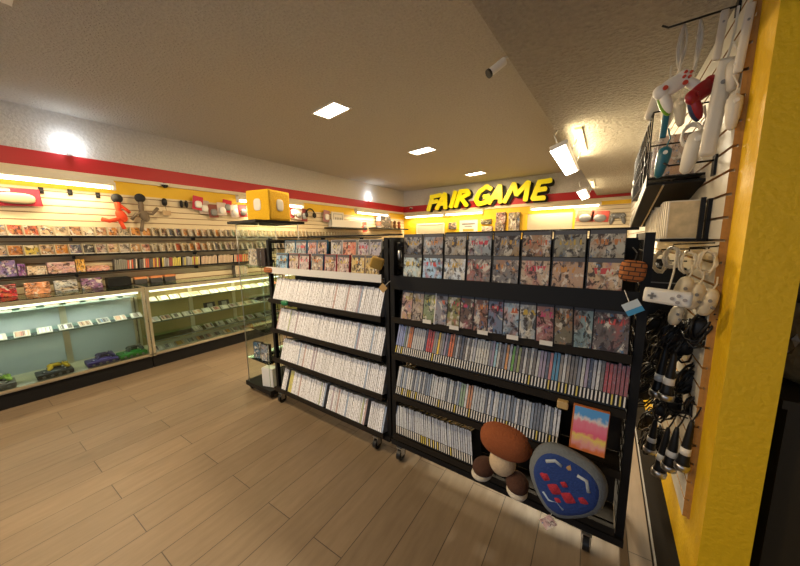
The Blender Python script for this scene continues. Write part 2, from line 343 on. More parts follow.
def bar_light(y0, ln, lab, power):
    t = thing('bar_light', lab, 'bar light', (-.36, y0, 2.36))
    m = MB(); m.box((0, ln / 2, -.14), (.13, ln, .03), (0, math.radians(-18), 0)); m.build('housing', whitep, t, bevel=.004)
    m = MB(); m.box((-.008, ln / 2, -.158), (.11, ln - .04, .006), (0, math.radians(-18), 0)); m.build('diffuser', emit_w, t)
    m = MB(); m.bb(.09, .14, .12, ln * .75, -.02, 0); m.build('mounting_rail', trim_m, t)
    l = bpy.data.lights.new('upward_bulb', 'AREA'); l.shape = 'RECTANGLE'; l.size = .06; l.size_y = ln - .1; l.energy = power * .10; l.color = (1, .80, .45)
    o = bpy.data.objects.new('upward_bulb', l); C.objects.link(o); o.parent = t; o.location = (.08, ln / 2, -.09); o.rotation_euler = (0, math.radians(-130), 0)
    MB().tube([(-.03, .1, 0), (-.045, .09, -.04), (-.02, .11, -.13)], .006).build('bracket', steel, t); MB().tube([(.10, ln * .3, -.01), (.05, ln * .3, -.14)], .005).build('bracket', steel, t); MB().tube([(.10, ln * .7, -.01), (.05, ln * .7, -.14)], .005).build('bracket', steel, t)
    l = bpy.data.lights.new('bulb', 'AREA'); l.shape = 'RECTANGLE'; l.size = .1; l.size_y = ln - .1; l.energy = power; l.color = (1, .84, .58)
    o = bpy.data.objects.new('bulb', l); C.objects.link(o); o.parent = t; o.location = (-.01, ln / 2, -.17); o.rotation_euler = (0, math.radians(-18), 0)
bar_light(2.72, 1.15, 'nearer bar light hanging under the edge of the soffit', 55)
bar_light(5.3, 1.15, 'farther bar light under the soffit beside the red band', 16)
# small uplights on the ledge of the left wall
for y, lab in ((.80, 'small bright uplight on top of the red band, left side'), (5.86, 'small bright uplight on top of the red band near the far corner')):
    t = thing('uplight', lab, 'spot light', (XL + .05, y, 2.47))
    m = MB(); m.cyl((0, 0, 0), (0, 0, .03), .022); m.build('base', whitep, t); m = MB(); m.ell((.012, 0, .045), (.02, .02, .02)); m.build('lens', mat('cold_led', (1, 1, 1), emit=(.85, .92, 1), estr=14), t, smooth=True)
    l = bpy.data.lights.new('bulb', 'POINT'); l.energy = 2.0; l.color = (.85, .92, 1); l.shadow_soft_size = .03
    o = bpy.data.objects.new('bulb', l); C.objects.link(o); o.parent = t; o.location = (.05, 0, .10)
# ceiling vent, cameras
p = at(25, 0, 2, ZC)
t = thing('ceiling_vent', 'square white ceiling vent in the top left corner', 'vent', (p.x + .04, p.y - .20, ZC))
m = MB(); m.bb(-.16, .16, -.16, .16, -.008, 0); m.build('plate', whitep, t); m = MB()
for k in range(5): m.box((0, -.1 + k * .05, -.014), (.24, .03, .004), (.5, 0, 0))
m.build('louvre', greyp, t)
t = thing('security_camera', 'white bullet security camera hanging beside the soffit edge', 'security camera', (-.62, 2.05, 2.52))
pc = at(497, 67, 1, 1.75); t.location = pc
m = MB(); m.cyl((.03, .025, .03), (-.03, -.025, -.03), .021, .021, 20); m.build('body', whitep, t, smooth=False)
m = MB(); m.cyl((-.03, -.025, -.03), (-.037, -.031, -.037), .023, .023, 20); m.build('lens_ring', blackp, t)

ex = -.442 - pc.x
m = MB(); m.tube([(.02, .02, .03), (.04, .025, .045), (ex - .01, .02, .03)], .006); m.cyl((ex - .012, .02, .03), (ex + .0, .02, .03), .025); m.build('bracket', steel, t)
for px, py, ax, v, lab in ((165, 186.5, 0, XL + .05, 'black dome camera under the yellow band of left wall'), (411, 209, 1, YB - .04, 'tiny white camera on the red band in the far corner')):
    p = at(px, py, ax, v)
    t = thing('dome_camera', lab, 'security camera', p)
    m = MB(); m.cyl((0, 0, .02), (0, 0, .035), .045); m.build('base', whitep, t); m = MB(); m.ell((0, 0, .015), (.035, .035, .035)); m.build('dome', blackp, t, smooth=True)
# ------------------------------------------------------------------ shop sign
sign = thing('shop_sign', 'yellow three dimensional FAIR GAME sign with black drop shadow on back wall', 'sign', (-2.6, YB - .03, 2.3))
SY = mat('sign_yellow', (.93, .78, .005), .4, emit=(1, .85, .01), estr=.12)
G = {  # strokes: (x0,z0,x1,z1) in a unit box
 'F': [(.2, .02, .3, .9), (.2, .88, .92, .95), (.25, .52, .75, .57)],
 'A': [(.05, .02, .5, .93), (.5, .93, .82, .02), (.25, .32, .75, .32)],
 'I': [(.4, .02, .55, .95)],
 'R': [(.15, .02, .25, .92), (.2, .9, .7, .92), (.7, .92, .85, .72), (.85, .72, .3, .48), (.4, .5, .9, .04)],
 'G': [(.92, .80, .6, .97), (.6, .97, .2, .72), (.2, .72, .06, .3), (.06, .3, .32, .03), (.32, .03, .82, .10), (.82, .10, .88, .42), (.88, .42, .58, .42)],
 'M': [(.05, .02, .25, .95), (.25, .95, .48, .35), (.48, .35, .82, .95), (.82, .95, .9, .02)],
 'E': [(.2, .06, .3, .92), (.25, .92, .95, .95), (.22, .5, .8, .54), (.2, .07, .88, .07)]}
def glyph(ch, x0, x1, z0, z1, th, y, dep, dx=0, dz=0):
    m = MB(); W = x1 - x0; Hh = z1 - z0; sh = .10
    def P(u, v): return (x0 + th / 2 + u * (W - th) + sh * (v - .5) + dx, z0 + th / 2 + v * (Hh - th) + dz)
    e = 0
    for a in G[ch]:
        p = Vector(P(a[0], a[1])); q = Vector(P(a[2], a[3])); d = (q - p).normalized(); nn = Vector((-d.y, d.x)) * th / 2
        k = .9; poly = []
        for t in range(7):
            an = PI / 2 + PI * t / 6; poly.append(p + d * math.cos(an) * th * .30 + nn * math.sin(an) * 1)
        for t in range(7):
            an = -PI / 2 + PI * t / 6; poly.append(q + d * math.cos(an) * th * .30 + nn * math.sin(an) * 1)
        m.prism([tuple(v) for v in poly], y - e * .0012, y + dep, 1); e += 1
    return m
LET = [('F', -4.12, -3.70, 2.26, 2.72), ('A', -3.80, -3.45, 2.28, 2.75), ('I', -3.46, -3.22, 2.30, 2.76), ('R', -3.29, -2.88, 2.30, 2.77),
       ('G', -2.75, -2.36, 2.31, 2.80), ('A', -2.38, -2.02, 2.32, 2.80), ('M', -2.03, -1.47, 2.32, 2.80), ('E', -1.46, -1.10, 2.32, 2.78)]
LET = [(c, a - .04, b + .04, z0 - .01, z1 + .03) for c, a, b, z0, z1 in LET]
for ch, x0, x1, z0, z1 in LET:
    o = glyph(ch, x0, x1, z0, z1, .098, YB - .13, .05).build('letter', SY); o.parent = sign; o.location = -sign.location
    o = glyph(ch, x0 - .02, x1 + .02, z0 - .01, z1 + .01, .15, YB - .07, .045, .03, -.025).build('letter_shadow', black); o.parent = sign; o.location = -sign.location
# ------------------------------------------------------------------ back wall fittings
def pic(name, px0, px1, pyt, pyb, lab, cat, m_, dep=.03, frame=None, Y=None, color=None):
    Y = Y or YB - dep
    a = at(px0, (pyt + pyb) / 2, 1, Y); b = at(px1, (pyt + pyb) / 2, 1, Y); tz = at((px0 + px1) / 2, pyt, 1, Y).z; bz = at((px0 + px1) / 2, pyb, 1, Y).z
    t = thing(name, lab, cat, ((a.x + b.x) / 2, Y, bz)); w = (b.x - a.x) / 2; h = tz - bz
    m = MB(); m.bb(-w, w, 0, dep, 0, h); o = m.build('panel', m_, t)
    if color: col(o, color)
    if frame:
        m = MB()
        for s in (-1, 1): m.bb(s * w - .02, s * w + .02, -.012, dep, -.01, h)
        m.bb(-w, w, -.012, dep, h - .02, h + .02); m.build('frame', frame, t)
    return t
creamw = mat('cream_panel', (.44, .38, .27), .5)
pic('wall_cabinet', 417, 443.5, 224, 262, 'cream cabinet panel with frame on the yellow back wall, left of the signs', 'cabinet', creamw, .03, trim_m)
t = pic('wall_cabinet', 526, 573, 212, 250, 'wide cream cabinet with raised panels under the word GAME', 'cabinet', creamw, .03, yel_m)
m = MB()
for s in (-1, 1):
    for (x0, x1, z0, z1) in ((.06, .40, .05, .40),): 
        for e in (0, 1):
            m.bb(s * .06 if 0 else (s * .23 - .17), s * .23 + .17, -.008, 0, z0 if e else z1 - .01, z0 + .01 if e else z1); m.bb(s * .23 - .17 + e * .33, s * .23 - .16 + e * .33, -.008, 0, z0, z1)
m.build('panel_moulding', trim_m, t)
t = pic('paper_sign', 459.5, 477.5, 220, 233, 'white paper sign with grey writing standing on back shelf', 'sign', mat('paper', (.75, .74, .70), .7), .012, Y=YB - .3)
m = MB(); m.box((0, -.002, .22), (.34, .002, .03)); m.box((0, -.002, .16), (.2, .002, .02)); m.mi = 1; m.box((0, -.002, .07), (.28, .002, .06)); m.build('print', [greyp, mat('mustard', (.55, .40, .06))], t)
tag(MB().bb(-3.7, -1.95, YB - .36, YB, 1.60, 1.63).build('wall_shelf', black), 'long black shelf on the back wall behind the racks', 'shelf')
def cover_box(name, p0, size, c, lab, cat='box', rot=(0, 0, 0), group=None, m_=None):
    m = MB(); m.box((0, 0, size[2] / 2), size); o = m.build(name, m_ or cover_flat, loc=p0, rot=rot, bevel=.004); col(o, c); return tag(o, lab, cat, group)
for px, py0, py1, w, c, lab in ((450, 222, 229, .20, (.10, .10, .10), 'dark flat box on the back shelf left of the paper sign'), (484, 219, 224, .26, (.05, .05, .05), 'dark electronics box right of the paper sign'), (485, 226, 232, .26, (.6, .5, .4), 'pale box on the back shelf below the dark box'),
                             (499, 212, 222, .22, (.35, .25, .2), 'upper picture box on the back wall right of the sign'), (498, 222, 233, .22, (.25, .2, .15), 'lower picture box on the back wall, left one'), (512, 212, 233, .24, (.3, .25, .22), 'dark framed collage poster under the letter M')):
    a = at(px, py1, 1, YB - .2); b = at(px, py0, 1, YB - .2); cover_box('game_box', (a.x, YB - .041, a.z), (w, .08, b.z - a.z), c, lab)
for px, c, lab in ((585, (.35, .12, .08), 'red and grey blister pack hanging on back slatwall'), (600, (.6, .1, .08), 'flat red blister pack hanging on back slatwall')):
    a = at(px, 216, 1, YB - .1); t = thing('blister_pack', lab, 'package', (a.x, YB - .05, a.z)); m = MB(); m.box((0, 0, 0), (.30, .01, .22), (0, .1, 0)); col(m.build('card', cloth_m, t), c); m = MB(); m.ell((0, -.03, -.04), (.11, .04, .08)); m.build('blister', greyp, t, smooth=True)
# gamepad builder used in several places: y = up/out of face, x = width
def gamepad(lab, loc, rot, c1, c2, cb, sc=1, group=None, cord=None):
    t = thing('game_controller', lab, 'game controller', loc, rot, group); t.scale = (sc,) * 3
    m = MB(); m.ell((0, 0, .004), (.058, .017, .032), p=.75); 
    for s in (-1, 1): m.ell((s * .052, .002, -.038), (.020, .018, .052), (0, s * -.22, 0)); m.ell((s * .045, .0, .006), (.030, .019, .030))
    col(m.build('body', paint_m, t, smooth=True), c1)
    m = MB()
    for s in (-1, 1): m.ell((s * .056, .010, -.040), (.020, .017, .054), (0, s * -.22, 0))
    col(m.build('grip_back', paint_m, t, smooth=True), c2)
    for k, (x, z) in enumerate(((.045, .018), (.058, .006), (.032, .006), (.045, -.006))):
        m = MB(); m.cyl((x, -.014, z), (x, -.024, z), .0055); col(m.build('button', paint_m, t), cb)
    for x, z in ((-.04, .008), (.02, -.018)):
        m = MB(); m.cyl((x, -.014, z), (x, -.024, z), .004); m.cyl((x, -.022, z), (x, -.027, z), .009); col(m.build('thumbstick', paint_m, t), cb)
    if cord:
        m = MB(); m.tube(cord, .0035); col(m.build('cord', paint_m, t, smooth=True), c1)
    return t
a = at(618, 216, 1, YB - .1); gamepad('dark grey game controller hanging at the right end of the back slatwall', (a.x, YB - .06, a.z), (0, 0, 0), (.12, .12, .12), (.06, .06, .06), (.3, .3, .3), 1.7)
# ------------------------------------------------------------------ left wall: shelves, cartridges
def wshelf(z, y1, lab):
    t = thing('wall_shelf', lab, 'shelf', (XL, 0, z)); m = MB(); m.bb(0, .13, -.7, y1, -.012, 0); m.build('board', blackp, t)
    m = MB(); m.bb(.125, .132, -.7, y1, -.012, .012); m.build('lip', blackp, t)
    for k in range(int((y1 + .5) / 1.2) + 1): MB().bb(0, .12, -.5 + k * 1.2 - .004, -.5 + k * 1.2 + .004, -.045, -.012).build('bracket', blackp, t)
    return t
wshelf(1.585, 6.2, 'top black slatwall shelf on left wall'); wshelf(1.385, 5.4, 'middle black slatwall shelf on left wall'); wshelf(1.185, 3.1, 'bottom black slatwall shelf on left wall')
PAL = [(.55, .42, .25), (.5, .12, .06), (.12, .14, .2), (.6, .5, .35), (.65, .5, .1), (.1, .22, .15), (.5, .3, .15), (.35, .3, .3), (.08, .08, .08), (.6, .25, .05), (.45, .4, .35)]
cm = MB(); cm.mi = 0; cm.bb(-.054, .054, -.009, .009, 0, .118); cm.mi = 1; cm.bb(-.046, .046, -.0105, -.009, .018, .112); cm.mi = 2; cm.bb(-.05, .05, -.012, -.010, 0, .016)
cart0 = cm.build('game_cartridge', [mat('sleeve', (.50, .42, .28), .3), cart_m, whitep])
first = [True]
def put_cart(y, z, ang, c, lab, grp, sc=1):
    x = XL + .07
    if first[0]: o = cart0; first[0] = False; o.location = (x, y, z + .001); o.rotation_euler = (-.12, 0, ang); col(o, c)
    else:
        o = cart0.copy(); C.objects.link(o); o.location = (x, y, z + .001); o.rotation_euler = (-.12, 0, ang); col(o, c)
    o.scale = (sc, 1, sc * U(.96, 1.04)); o['label'] = lab; o['category'] = 'game cartridge'; o['group'] = grp
def rest(y): return y
for z, ys, ye, nm in ((1.585, .12, 5.55, 'top'), (1.385, .1, 4.2, 'middle')):
    y = ys
    while y < ye:
        if y < 1.4:
            put_cart(y, z, PI / 2 + .28, random.choice(PAL), f'small printed game standing face out on {nm} wall shelf, left of the hanging plush', f'face-out cartridges on the {nm} shelf'); y += .104
        else:
            far = y > 2.6
            c = random.choice([(.6, .5, .36), (.55, .48, .3), (.62, .4, .25)]) if (far and nm == 'top') else random.choice([(.22, .25, .24), (.3, .33, .32)]) if far else random.choice(PAL)
            put_cart(y, z, PI / 2 + .75, c, f'small game standing slantwise on {nm} wall shelf, {"far part" if far else "between hanging plush and cube"}', f'slanted cartridges on the {nm} shelf {"far" if far else "near"}', ); y += .083
# bottom shelf: boxes then spines
y = .05
for (wd, h, c, lab) in ((.10, .14, (.6, .55, .5), 'white and orange box at the left end of bottom wall shelf'), (.13, .17, (.25, .18, .4), 'purple and white console box on bottom wall shelf'), (.05, .13, (.25, .1, .35), 'narrow purple box beside the console box'),
                       (.13, .10, (.7, .55, .4), 'white box with orange print on bottom wall shelf'), (.20, .13, (.6, .35, .35), 'wide pink printed box on bottom wall shelf'), (.07, .15, (.75, .4, .08), 'small orange figure box on bottom wall shelf'), (.19, .07, (.65, .3, .25), 'flat red and white box on bottom wall shelf')):
    cover_box('game_box', (XL + .07, y + wd / 2, 1.186), (wd, .10, h), c, lab, rot=(0, 0, PI / 2)); y += wd + .008
gm = MB(); gm.mi = 0; gm.bb(-.0085, .0085, -.05, .05, 0, .13); gm.mi = 1; gm.bb(-.0075, .0075, -.051, -.05, .004, .126)
sp0 = gm.build('small_game_case', [mat('dark_sleeve', (.1, .09, .08), .4), spine_m]); firsts = [True]
def put_sp(y, z, c, lab, grp, sc=1.0, lean=0):
    o = sp0 if firsts[0] else sp0.copy()
    if not firsts[0]: C.objects.link(o)
    firsts[0] = False
    o.location = (XL + .07, y, z + .001); o.rotation_euler = (0, lean, PI / 2); o.scale = (1, 1, sc); col(o, c); o['label'] = lab; o['category'] = 'small game case'; o['group'] = grp
y = 1.02
k = 0
while y < 2.62:
    if y < 1.12: c = (.25, .24, .2); gr = 'grey spines'
    elif y < 1.38: c = random.choice([(.6, .12, .06), (.6, .5, .4), (.08, .08, .08)]); gr = 'red and white spines'
    elif y < 1.9: c = random.choice([(.3, .05, .04), (.6, .5, .1), (.2, .2, .2), (.65, .35, .05), (.4, .4, .4)]); gr = 'multi-coloured spines'
    elif y < 2.45: c = random.choice([(.6, .45, .3), (.65, .5, .36), (.55, .4, .28)]); gr = 'beige spines'
    else: c = random.choice([(.7, .08, .03), (.6, .1, .04), (.6, .5, .15)]); gr = 'bright red spines'
    if k % 12 < 11: put_sp(y, 1.185, c, f'small game case among the {gr} on bottom wall shelf', f'{gr} on the bottom wall shelf', U(.93, 1.05), .06)
    y += .0195; k += 1
y = 2.43
while y < 2.62: put_sp(y, .995, random.choice([(.7, .6, .4), (.6, .5, .4), (.65, .45, .3)]), 'pale small game case standing on the glass counter below the red spines', 'pale spines on the counter', 1.1); y += .02
# items on the slatwall
def hook(px, py):
    p = at(px, py, 0, XL + .01); t = thing('wall_hook', f'empty black hook on the left slatwall, {["first","second","third"][hook.k]} from the red pack', 'hook', (XL, p.y, p.z)); hook.k += 1
    m = MB(); m.bb(0, .012, -.018, .018, -.035, .03); m.build('plate', blackp, t); m = MB(); m.tube([(.01, 0, -.01), (.05, 0, -.03), (.06, 0, -.01)], .005); m.build('prong', blackp, t)
hook.k = 0
for a in ((41, 190), (70, 192), (98, 195)): hook(*a)
p = at(16, 197, 0, XL + .05)
t = thing('bagged_pack', 'clear bag with white packet and red card top hanging on left slatwall', 'package', (XL + .03, p.y, p.z))
m = MB(); m.box((0, 0, 0), (.012, .33, .17), (.06, 0, 0)); col(m.build('backing_card', cloth_m, t), (.40, .02, .04)); m = MB(); m.ell((.02, .0, -.012), (.02, .125, .055), p=.7); m.build('packet', mat('tan_packet', (.36, .27, .17), .4), t, smooth=True); m = MB(); m.box((.012, -.08, .06), (.006, .10, .02), (.06, 0, 0)); m.build('header_label', whitep, t)
def plush_fig(px, py, Hh, c, lab, wings=False):
    p = at(px, py, 0, XL + .1); t = thing('hanging_plush', lab, 'plush toy', (XL + .09, p.y, p.z))
    col(MB().ell((0, 0, Hh * .38), (.05, .055, .055)).build('head', cloth_m, t, smooth=True), (.02, .02, .02)); 
    m = MB(); m.ell((0, 0, Hh * .16), (.035, .03, .09)); m.ell((0, .02, Hh * -.1), (.035, .05, .08), (.4, 0, 0))
    col(m.build('body', cloth_m, t, smooth=True), c)
    m = MB()
    if wings: m.tube([(0, 0, 0), (.02, .10, -.02), (0, .17, .06)], .02); m.tube([(0, 0, -.02), (.02, -.06, -.03), (0, -.11, -.10)], .02); m.tube([(0, 0, -.1), (.01, -.03, -.24)], .018)
    else: m.tube([(0, 0, .1), (.02, .07, .03), (0, .10, .0)], .018); m.tube([(0, 0, -.08), (.02, -.10, -.11), (0, -.16, -.09)], .026); m.tube([(0, 0, -.1), (.01, .03, -.2)], .022)
    col(m.build('limb', cloth_m, t, smooth=True), c)
    MB().tube([(-.06, 0, Hh * .5), (0, 0, Hh * .5), (0, 0, Hh * .42)], .003).build('hook', blackp, t)
plush_fig(119, 212, .42, (.75, .07, .02), 'red dangling plush with black top hanging on left slatwall')
plush_fig(142, 212, .45, (.16, .12, .08), 'brown winged dangling plush hanging on left slatwall', True)
for px, py, lab in ((165, 202, 'black hanging accessory with small tan tag'), (182, 204, 'left one of the two black clips on left slatwall'), (187, 204, 'right one of the two black clips on left slatwall')):
    p = at(px, py, 0, XL + .06); t = thing('hanging_accessory', lab, 'accessory', (XL + .04, p.y, p.z)); MB().ell((0, 0, 0), (.03, .03 if px < 170 else .018, .05), p=.8).build('body', blackp, t, smooth=True); MB().tube([(-.03, 0, .05), (0, 0, .05), (0, 0, .03)], .003).build('hook', blackp, t)
    if px < 170: col(MB().box((.01, .01, -.14), (.01, .09, .06)).build('tag', cloth_m, t), (.5, .35, .2)); MB().tube([(0, 0, -.04), (.01, .01, -.12)], .002).build('string', blackp, t)
BP = [(198, 203, (.55, .05, .08), 8), (205, 207, (.5, .4, .35), 0), (214, 211, (.25, .08, .06), 1), (222, 209, (.6, .5, .45), 2), (228, 206, (.6, .04, .06), 3), (235, 211, (.65, .55, .5), 4), (243, 211, (.45, .05, .06), 5), (294, 211, (.35, .04, .05), 6), (299, 213, (.55, .4, .35), 7), (305, 215, (.3, .06, .06), 9), (327, 216, (.4, .2, .2), 10), (365, 227, (.65, .1, .08), 11)]
nms = ['grey pack with rounded outline', 'dark red pack', 'pale pack with red top', 'bright red pack', 'white and red pack', 'crimson pack touching the cube', 'maroon pack right of the cube', 'pink and white pack', 'red pack at left end of the bunch', 'dark red pack further along', 'mixed pack next to the sign box', 'small red box near the corner']
for px, py, c, i in BP:
    p = at(px, py, 0, XL + .08); t = thing('blister_pack', nms[i] + ' on left slatwall' + (' between clips and cube' if px < 250 else ' beyond the cube'), 'package', (XL + .05 + .01 * (i % 3), p.y, p.z))
    s = 1 if px < 250 else 1.25
    col(MB().box((0, 0, 0), (.008, .13 * s, .19 * s), (U(-.15, .15), 0, 0)).build('card', cloth_m, t), c); m = MB(); m.ell((.02, 0, -.02), (.025, .045 * s, .05 * s), p=.7); m.build('blister', whitep if i % 2 == 0 else greyp, t, smooth=True)
p = at(311, 214, 0, XL + .1); t = thing('headset', 'black headset hanging on left slatwall beyond the cube', 'headset', (XL + .08, p.y, p.z)); MB().tube([(0, .1 * math.sin(a), .1 * math.cos(a)) for a in [x * .35 - 1.6 for x in range(10)]], .014).build('headband', blackp, t); 
for s in (-1, 1): MB().ell((0, s * .1, -.02), (.03, .045, .055)).build('ear_cup', blackp, t, smooth=True)
a = at(332, 223, 0, XL + .1); t = thing('boxed_console', 'long white console box with black outline drawing on left wall shelf', 'box', (XL + .12, a.y + .42, 1.80)); 
MB().bb(-.1, .02, -.45, .45, 0, .16).build('carton', whitep, t); MB().box((.0, -.27, .18), (.02, .36, .28)).build('display_card', mat('ivory', (.62, .58, .5)), t)
m = MB()
for s in (-1, 1): m.bb(.011, .013, -.27 + s * .13 - .006, -.27 + s * .13 + .006, .08, .28); m.bb(.011, .013, -.40, -.14, .18 + s * .1 - .006, .18 + s * .1 + .006)
for k in range(5): m.bb(.011, .013, -.36 + k * .05, -.33 + k * .05, .15, .21)
m.build('print', greyp, t)
tag(MB().bb(XL, XL + .25, 4.4, 5.5, 1.77, 1.80).build('wall_shelf', blackp), 'short black shelf under the long white console box', 'shelf')
tag(MB().bb(XL, XL + .25, 5.85, 7.3, 1.80, 1.83).build('wall_shelf', blackp), 'black shelf in the far left corner holding dark box', 'shelf')
cover_box('game_box', (XL + .12, 6.30, 1.832), (.42, .15, .30), (.12, .09, .08), 'dark picture box on the far corner shelf', rot=(0, 0, PI / 2))
for i, (y, c, lab) in enumerate(((6.62, (.5, .35, .2), 'small tan figure beside the dark picture box'), (6.8, (.25, .12, .05), 'small brown figure on the far corner shelf'), (7.0, (.3, .08, .03), 'reddish brown plush at the end of the corner shelf'))):
    t = thing('figurine', lab, 'figure', (XL + .13, y, 1.83)); m = MB(); m.ell((0, 0, .07), (.05, .055, .07)); col(m.build('body', cloth_m, t, smooth=True), c); m = MB(); m.ell((0, 0, .16), (.045, .05, .045)); col(m.build('head', cloth_m, t, smooth=True), tuple(v * .8 for v in c))
# ------------------------------------------------------------------ glass display cases on the left
XC = -4.45
blueback = mat('pale_blue_back', (.40, .43, .44), .5); tanback = mat('mustard_back', (.36, .27, .10), .6)
deckm = mat('cream_deck', (.55, .50, .38), .4)
def showcase(y0, y1, shelves, back, lab, lamp=8, col_=(1, .9, .7)):
    t = thing('display_case', lab, 'display case', (-4.68, (y0 + y1) / 2, 0)); hx = .23; hl = (y1 - y0) / 2
    MB().bb(-hx, hx - .02, -hl, hl, 0, .15).build('kick_base', black, t); MB().bb(-hx, hx, -hl, hl, .15, .18).build('deck', deckm, t)
    m = MB(); m.bb(-hx, -hx + .012, -hl + .012, hl - .012, .18, .955); m.build('back_panel', back, t)
    m = MB()
    for sx in (-1, 1):
        for sy in (-1, 1): m.bb(sx * hx - .014, sx * hx + .014, sy * (hl - .014) - .013, sy * (hl - .014) + .013, .15, .95)
        m.bb(sx * hx - .015, sx * hx + .015, -hl, hl, .95, .99); m.bb(sx * hx - .014, sx * hx + .014, -hl, hl, .165, .185)
    for sy in (-1, 1): m.bb(-hx, hx, sy * (hl - .014) - .013, sy * (hl - .014) + .013, .95, .99)
    m.build('frame', alum, t)
    MB().bb(-hx, hx, -hl + .02, hl - .02, .990, .998).build('glass_top', glass, t)
    MB().bb(hx - .004, hx + .002, -hl + .03, hl - .03, .185, .95).build('glass_front', glass, t)
    for z, d in shelves: MB().bb(-hx + .02, -hx + .02 + d, -hl + .03, hl - .03, z, z + .008).build('glass_shelf', glass, t); MB().bb(-hx + .02 + d, -hx + .024 + d, -hl + .03, hl - .03, z, z + .010).build('shelf_edge', mat('glass_edge', (.22, .27, .22), .2), t)
    m = MB(); 
    for k in (-.33, .33): m.bb(-hx + .012, -hx + .03, k * hl * 2 * .5 - .025, k * hl + .025, .18, .95)
    m.build('shelf_standard', alum, t)
    MB().bb(hx - .045, hx - .018, -hl + .05, hl - .05, .925, .945).build('lamp_tube', mat('case_tube', (1, 1, .9), emit=(1, .95, .75), estr=1.3), t)
    l = bpy.data.lights.new('bulb', 'AREA'); l.shape = 'RECTANGLE'; l.size = .04; l.size_y = (y1 - y0) - .2; l.energy = lamp; l.color = col_
    o = bpy.data.objects.new('bulb', l); C.objects.link(o); o.parent = t; o.location = (hx - .04, 0, .915); o.rotation_euler = (0, math.radians(25), 0)
    return t
showcase(-.66, 1.155, ((.875, .30), (.625, .38)), blueback, 'glass display case nearest the camera with coloured consoles inside', 4, (.95, .98, .9))
showcase(1.165, 3.0, ((.79, .40), (.54, .40), (.31, .41)), tanback, 'glass display case between the near case and the racks, three glass shelves', 5, (1, .86, .55))
showcase(3.01, 4.84, ((.79, .40), (.54, .40)), tanback, 'farther glass display case behind the rolling racks', 3, (1, .86, .55))
lm = MB(); lm.mi = 0; lm.bb(-.05, .05, -.055, .05, 0, .010); lm.mi = 1; lm.bb(-.042, .042, -.04, .035, .010, .0115)
lc0 = lm.build('loose_cartridge', [mat('card_sleeve', (.42, .40, .34), .5), cart_m]); lf = [True]
def put_lc(x, y, z, c, lab, grp):
    o = lc0 if lf[0] else lc0.copy()
    if not lf[0]: C.objects.link(o)
    lf[0] = False; o.location = (x, y, z + .022); o.rotation_euler = (.42, 0, PI / 2 + U(-.06, .06)); col(o, c); o['label'] = lab; o['category'] = 'game cartridge'; o['group'] = grp
for cs, y0, y1, z, x, n in (('near', .0, 1.05, .883, -4.66, 8), ('near', -.05, 1.08, .633, -4.56, 9), ('middle', 1.24, 2.9, .798, -4.55, 15), ('middle', 1.24, 2.9, .548, -4.54, 15), ('middle', 1.7, 2.9, .318, -4.56, 9), ('middle', 1.24, 2.9, .18, -4.54, 15)):
    for k in range(n):
        c = random.choice([(.65, .62, .55), (.6, .6, .55), (.5, .3, .2), (.3, .3, .28), (.6, .2, .12) if z > .2 else (.65, .35, .1)])
        nm = {.883: 'top shelf', .633: 'lower shelf', .798: 'top shelf', .548: 'middle shelf', .318: 'lowest glass shelf', .18: 'bottom deck'}[z]
        put_lc(x, y0 + (y1 - y0) * k / (n - 1), z, c, f'small game card lying flat on the {nm} of the {cs} display case', f'cards on the {nm} of the {cs} case')
# dark tray on the upper shelf of the middle case
for yy, lab in ((1.95, 'dark handheld console on a shelf of the middle case, left one'), (2.15, 'dark handheld console on a shelf of the middle case, right one')):
    t = thing('handheld_console', lab, 'handheld console', (-4.72, yy, .549)); MB().box((0, 0, .05), (.02, .15, .09), (0, -.3, 0), .006).build('body', blackp, t); MB().box((.015, 0, .055), (.004, .07, .05), (0, -.3, 0)).build('screen', greyp, t)
def console(y, c, c2, lab):
    t = thing('game_console', lab, 'game console', (-4.57, y, .181)); 
    m = MB(); m.box((0, 0, .030), (.19, .25, .045), None, .014); m.ell((.02, 0, .055), (.07, .09, .022)); col(m.build('body', paint_m, t, smooth=False), c)
    MB().bb(-.02, .02, -.05, .05, .066, .085).build('cartridge_slot', blackp, t)
    for s in (-1, 1): MB().box((.04, s * .06, .062), (.02, .03, .012), None, .003).build('switch', whitep, t)
    m = MB()
    for k in range(4): m.cyl((.094, -.08 + k * .053, .026), (.099, -.08 + k * .053, .026), .012)
    m.build('port', greyp, t)
    p = gamepad(lab.replace('console', 'controller resting on the console').replace('game controller', 'controller'), (-4.60, y + .03, .275), (-PI / 2 + .1, 0, PI / 2), c2, c2, (.3, .3, .3), 1.0)
    return t
console(.39, (.03, .03, .032), (.80, .50, .02), 'black retro game console with yellow controller in the near case')
console(.74, (.05, .03, .18), (.06, .04, .16), 'dark purple retro game console in the near case')
console(1.0, (.02, .22, .02), (.05, .06, .05), 'green retro game console in the near case')
console(.02, (.16, .14, .12), (.35, .55, .08), 'grey retro game console with lime controller at the left picture edge')
